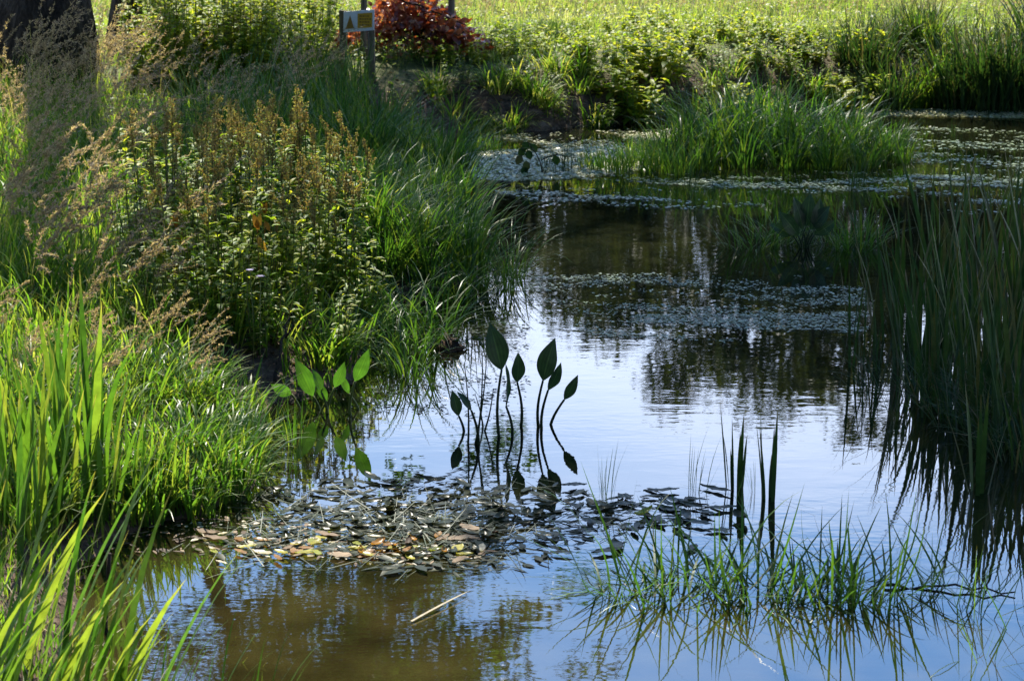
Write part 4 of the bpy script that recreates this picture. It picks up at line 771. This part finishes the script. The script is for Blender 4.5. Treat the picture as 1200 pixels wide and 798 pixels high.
# floating log and clod
mb = MB(); a0 = at(552, 219); c = curve((0, 0, .0), at(598, 216) - a0 + np.array([0, 0, .01]), .01, 12, (0, 0, 1), .004); tube(mb, c, .022 * (1 + .4 * np.sin(np.arange(12) * 2.3)) * np.linspace(1, .5, 12), 8)
tag(mb.build('floating_branch', 'twig', loc=tuple(a0)), 'short dark branch floating at the edge of the pale scum', 'branch')
mb = MB(); u = unit(rs.normal(size=(400, 3))); an = np.linspace(0, 6.28, 13)[:-1]; V = []; 
for i, ph in enumerate(np.linspace(.0, math.pi / 2, 6)):
    for j, a_ in enumerate(an): k = 1 + .3 * math.sin(3 * a_ + i) + .15 * math.sin(7 * a_ + 2 * i); V.append((.065 * math.cos(ph) * math.cos(a_) * k, .05 * math.cos(ph) * math.sin(a_) * k, .045 * math.sin(ph) * k - .004))
mb.add(V, [[i * 12 + j, i * 12 + (j + 1) % 12, (i + 1) * 12 + (j + 1) % 12, (i + 1) * 12 + j] for i in range(5) for j in range(12)])
leaves(mb, rs.normal(0, .03, (40, 3)) + np.array([0, 0, .03]), rs.normal(size=(40, 3)), (0, 0, 1), .04, .02)
tag(mb.build('mud_clod', 'soil', loc=tuple(at(527, 410))), 'brown leafy mud clod at the edge of the overhanging grass', 'clod')

# ------------------------------------------------------------------ far bank
# sign on two posts
sb = P(419, 90); kk = 1 / ppm(sb[1])
sg = thing('warning_sign', 'small white board with an orange panel and warning triangle on two thin posts', 'sign', tuple(sb), R(-6))
def boxmb(mb, x0, x1, y0, y1, z0, z1, bev=0):
    v = [(x, y, z) for z in (z0, z1) for y in (y0, y1) for x in (x0, x1)]
    mb.add(v, [[0, 2, 3, 1], [4, 5, 7, 6], [0, 1, 5, 4], [2, 6, 7, 3], [0, 4, 6, 2], [1, 3, 7, 5]])
def flat(name, col, rough=.5, w=.08):
    return surf(name, [tuple(c * (1 - w * 3) for c in col), col], 30, rough, .1)
for x, top_ in ((-17, 76), (16, 74)):
    mb = MB(); boxmb(mb, (x - 4) * kk, (x + 4) * kk, .006, .05, -.1, top_ * kk); mb.build('post', 'post', sg, False)
mb = MB(); V = [((-16) * kk, -.005, 51 * kk), (20 * kk, -.005, 54 * kk), (21 * kk, -.005, 78 * kk), (-15 * kk, -.005, 75 * kk)]; V += [(x, .004, z) for x, y, z in V]
mb.add(V, [[0, 1, 2, 3], [7, 6, 5, 4], [0, 4, 5, 1], [1, 5, 6, 2], [2, 6, 7, 3], [3, 7, 4, 0]]); bd = mb.build('board', flat('sign_white', (.72, .74, .76)), sg, False)
mb = MB(); V = [(1 * kk, -.009, 56 * kk), (18 * kk, -.009, 57.5 * kk), (18.6 * kk, -.009, 74.5 * kk), (1.4 * kk, -.009, 73 * kk)]; V += [(x, -.006, z) for x, y, z in V]; mb.add(V, [[0, 1, 2, 3], [7, 6, 5, 4], [0, 4, 5, 1], [1, 5, 6, 2], [2, 6, 7, 3], [3, 7, 4, 0]]); mb.build('orange_panel', flat('sign_orange', (.62, .34, .03)), bd, False)
mb = MB(); V = [(-13 * kk, -.009, 55 * kk), (-3 * kk, -.009, 56 * kk), (-7.5 * kk, -.009, 71 * kk)]; V += [(x, -.006, z) for x, y, z in V]; mb.add(V, [[0, 1, 4, 3], [1, 2, 5, 4], [2, 0, 3, 5]], [[0, 2, 1], [3, 4, 5]]); mb.build('warning_triangle', flat('sign_ochre', (.32, .17, .03)), bd, False)
mb = MB()
for r_ in range(4):
    z = (69.5 - r_ * 3.4) * kk; x = 3.5 * kk
    while x < (16 if r_ % 2 else 14) * kk:
        w_ = U(1.2, 3.0) * kk; boxmb(mb, x, x + w_, -.011, -.0095, z, z + 1.5 * kk); x += w_ + .8 * kk
mb.build('lettering', flat('sign_ink', (.20, .11, .03)), bd, False)
# posts
for (x, y0, ytop, w, lb) in [(388, 62, 4, 7, 'thin grey wooden post left of the warning sign'), (426, 66, 1, 8, 'wooden post standing behind the warning sign'), (528, 64, 1, 8, 'wooden post right of the red leaf pile, with a twig across')]:
    p = P(x, y0); k = 1 / ppm(p[1]); t = thing('wooden_post', lb, 'post', tuple(p), U(-.3, .3), 'wooden posts round the leaf pile'); mb = MB(); h = (y0 - ytop) * k / cp
    tube(mb, [(0, 0, -.1), (.004, 0, h * .5), (.012, 0, h), (.012, 0, h + .008)], [w * k * .55, w * k * .52, w * k * .5, w * k * .42], 8); mb.build('shaft', 'post', t)
    if x > 500: mb = MB(); tube(mb, curve((-11 * k, -.03, 40 * k), (11 * k, -.03, 43 * k), .01, 6), [.007, .007, .006, .008, .006, .004], 6); mb.build('twig', 'twig', t)
# pile of cut branches with rusty leaves
pb = P(480, 68); pb[1] += .15; kk = 1 / ppm(pb[1])
kk *= 1; bp_ = thing('brush_pile', 'heap of cut branches covered in rusty red dead leaves between the posts', 'brush pile', tuple(pb))
a, b_ = MB(), MB()
for k in range(34):
    s = np.array([U(-.35, .35), U(-.15, .25), U(.0, .25)]); e = s + np.array([U(-.45, .5), U(-.2, .2), U(-.05, .3)]); e[2] = max(.02, min(e[2], .52 - abs(e[0]) * .75)); tube(a, curve(s, e, .03, 6, jit=.012), np.linspace(.014, .004, 6), 5)
tube(a, curve((-.35, -.2, .62), (.42, -.22, .30), .03, 10, (0, 0, 1), .012), np.linspace(.012, .006, 10), 6)
n = 1900; x = rs.normal(-.03, .26, n); x = np.clip(x, -.52, .56); top_ = .62 - np.abs(x - (-.02)) ** 1.2 * .85; z = U(.10, 1, n) * top_; z = np.where(U(0, 1, n) < .6, np.maximum(z, top_ * .55), z); yy = -.28 + .35 * z + U(-.12, .25, n)
leaves(b_, np.stack([x, yy, z], 1), rs.normal(size=(n, 3)) + np.array([.5, -.3, -.5]), rs.normal(size=(n, 3)) + np.array([0, -.6, .8]), U(.05, .085, n), U(.03, .05, n), None, 1)
a.build('branch', 'twig', bp_); b_.build('dead_leaves', 'redleaf', bp_); bp_.scale = (1.15, 1, .95)
# plants of the far bank
G = 'broad leaved weeds on the far bank'
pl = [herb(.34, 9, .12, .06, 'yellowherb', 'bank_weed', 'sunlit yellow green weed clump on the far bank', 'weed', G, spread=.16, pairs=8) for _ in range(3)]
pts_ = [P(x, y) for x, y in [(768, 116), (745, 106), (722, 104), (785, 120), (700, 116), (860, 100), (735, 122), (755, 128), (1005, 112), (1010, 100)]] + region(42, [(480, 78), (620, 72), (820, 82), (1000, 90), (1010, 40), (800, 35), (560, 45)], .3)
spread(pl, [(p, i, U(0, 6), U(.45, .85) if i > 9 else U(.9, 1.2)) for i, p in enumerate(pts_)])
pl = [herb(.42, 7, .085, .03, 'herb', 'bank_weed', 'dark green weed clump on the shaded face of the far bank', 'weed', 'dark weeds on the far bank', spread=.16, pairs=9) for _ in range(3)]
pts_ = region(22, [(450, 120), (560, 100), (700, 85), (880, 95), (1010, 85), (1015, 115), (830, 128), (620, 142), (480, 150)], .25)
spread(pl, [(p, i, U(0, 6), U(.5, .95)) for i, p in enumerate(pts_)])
pl = [tuft(75, (.18, .4), (.010, .018), .12, .7, (.5, 2.0), 'grass', 'grass_tussock', 'arching grass tussock hanging down the far bank to the water', 'grass tussock', 'grass tussocks on the far bank') for _ in range(3)]
pts_ = [P(x, y) for x, y in [(560, 150), (575, 130), (590, 140), (605, 128), (625, 140), (640, 125), (530, 140), (510, 135), (880, 118), (860, 112), (900, 120), (640, 80), (655, 88)]] + region(14, [(470, 150), (620, 150), (800, 136), (1000, 122), (1000, 105), (620, 120)], .25)
spread(pl, [(p, i, U(0, 6), U(.7, 1.0)) for i, p in enumerate(pts_)])
# the yellow broad leaved plant
pl = [herb(.3, 4, .13, .05, 'yellowherb', 'broadleaf_plant', 'plant with large yellow green leaves on the far bank below the red pile', 'plant', None, spread=.08, pairs=4, up=.9)]
spread(pl, [(P(515, 122), 0, 0, 1)])
pl = [herb(.5, 7, .06, .018, 'herb', 'tall_weed', 'tall pale weed in front of the red leaf pile', 'weed', 'weeds in front of the leaf pile', spread=.14, pairs=8) for _ in range(2)]
spread(pl, [(P(x, y), i, U(0, 6), U(.45, .65)) for i, (x, y) in enumerate([(452, 72), (470, 74), (492, 73), (512, 72), (534, 70), (440, 80), (465, 82), (380, 88), (395, 92), (412, 97)])])
pl = [herb(.62, 10, .07, .03, 'yellowherb', 'leafy_bush', 'yellow green leafy bush on the back left bank beside the sign', 'bush', 'bushes beside the sign', spread=.2, pairs=16) for _ in range(2)]
spread(pl, [(P(x, y), i, U(0, 6), U(.55, .8)) for i, (x, y) in enumerate([(355, 75), (345, 82), (330, 86), (362, 95), (340, 70)])])
# tall grass with shade put into its colour, and herbs at the far right
pl = [tuft(130, (.4, .95), (.013, .022), .22, .35, (.2, 1.2), 'reed', 'grass_tussock', 'tall dark grass tussock on the far bank at the right', 'grass tussock', 'tall tussocks at the far right') for _ in range(3)]  # darker reed material stands in for shade on these tussocks
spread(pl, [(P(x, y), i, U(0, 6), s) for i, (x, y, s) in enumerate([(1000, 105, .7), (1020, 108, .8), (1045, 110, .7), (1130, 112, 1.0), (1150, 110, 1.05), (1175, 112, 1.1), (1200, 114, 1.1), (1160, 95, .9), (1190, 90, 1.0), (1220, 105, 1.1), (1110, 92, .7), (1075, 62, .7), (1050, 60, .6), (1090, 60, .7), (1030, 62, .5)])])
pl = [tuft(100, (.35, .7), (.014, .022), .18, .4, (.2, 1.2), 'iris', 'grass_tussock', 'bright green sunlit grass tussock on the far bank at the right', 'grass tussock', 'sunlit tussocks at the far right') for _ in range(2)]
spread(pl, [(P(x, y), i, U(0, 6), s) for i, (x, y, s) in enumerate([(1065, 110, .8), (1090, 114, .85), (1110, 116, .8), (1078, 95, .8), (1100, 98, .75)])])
pl = [herb(.8, 8, .08, .025, 'herb', 'tall_weed', 'tall leafy weed on the far bank at the right', 'weed', 'tall weeds at the far right', spread=.2, pairs=15) for _ in range(2)]
spread(pl, [(P(x, y), i, U(0, 6), s) for i, (x, y, s) in enumerate([(1090, 80, .8), (1120, 85, .9), (1150, 80, .95), (1180, 82, 1.0), (1205, 85, 1.0), (1050, 85, .6), (1015, 92, .55), (990, 88, .5), (960, 85, .4), (925, 85, .4), (905, 90, .4)])])

for o in C.objects:
    if o.parent is None and 'category' in o.keys() and 'kind' not in o.keys(): o['kind'] = 'thing'
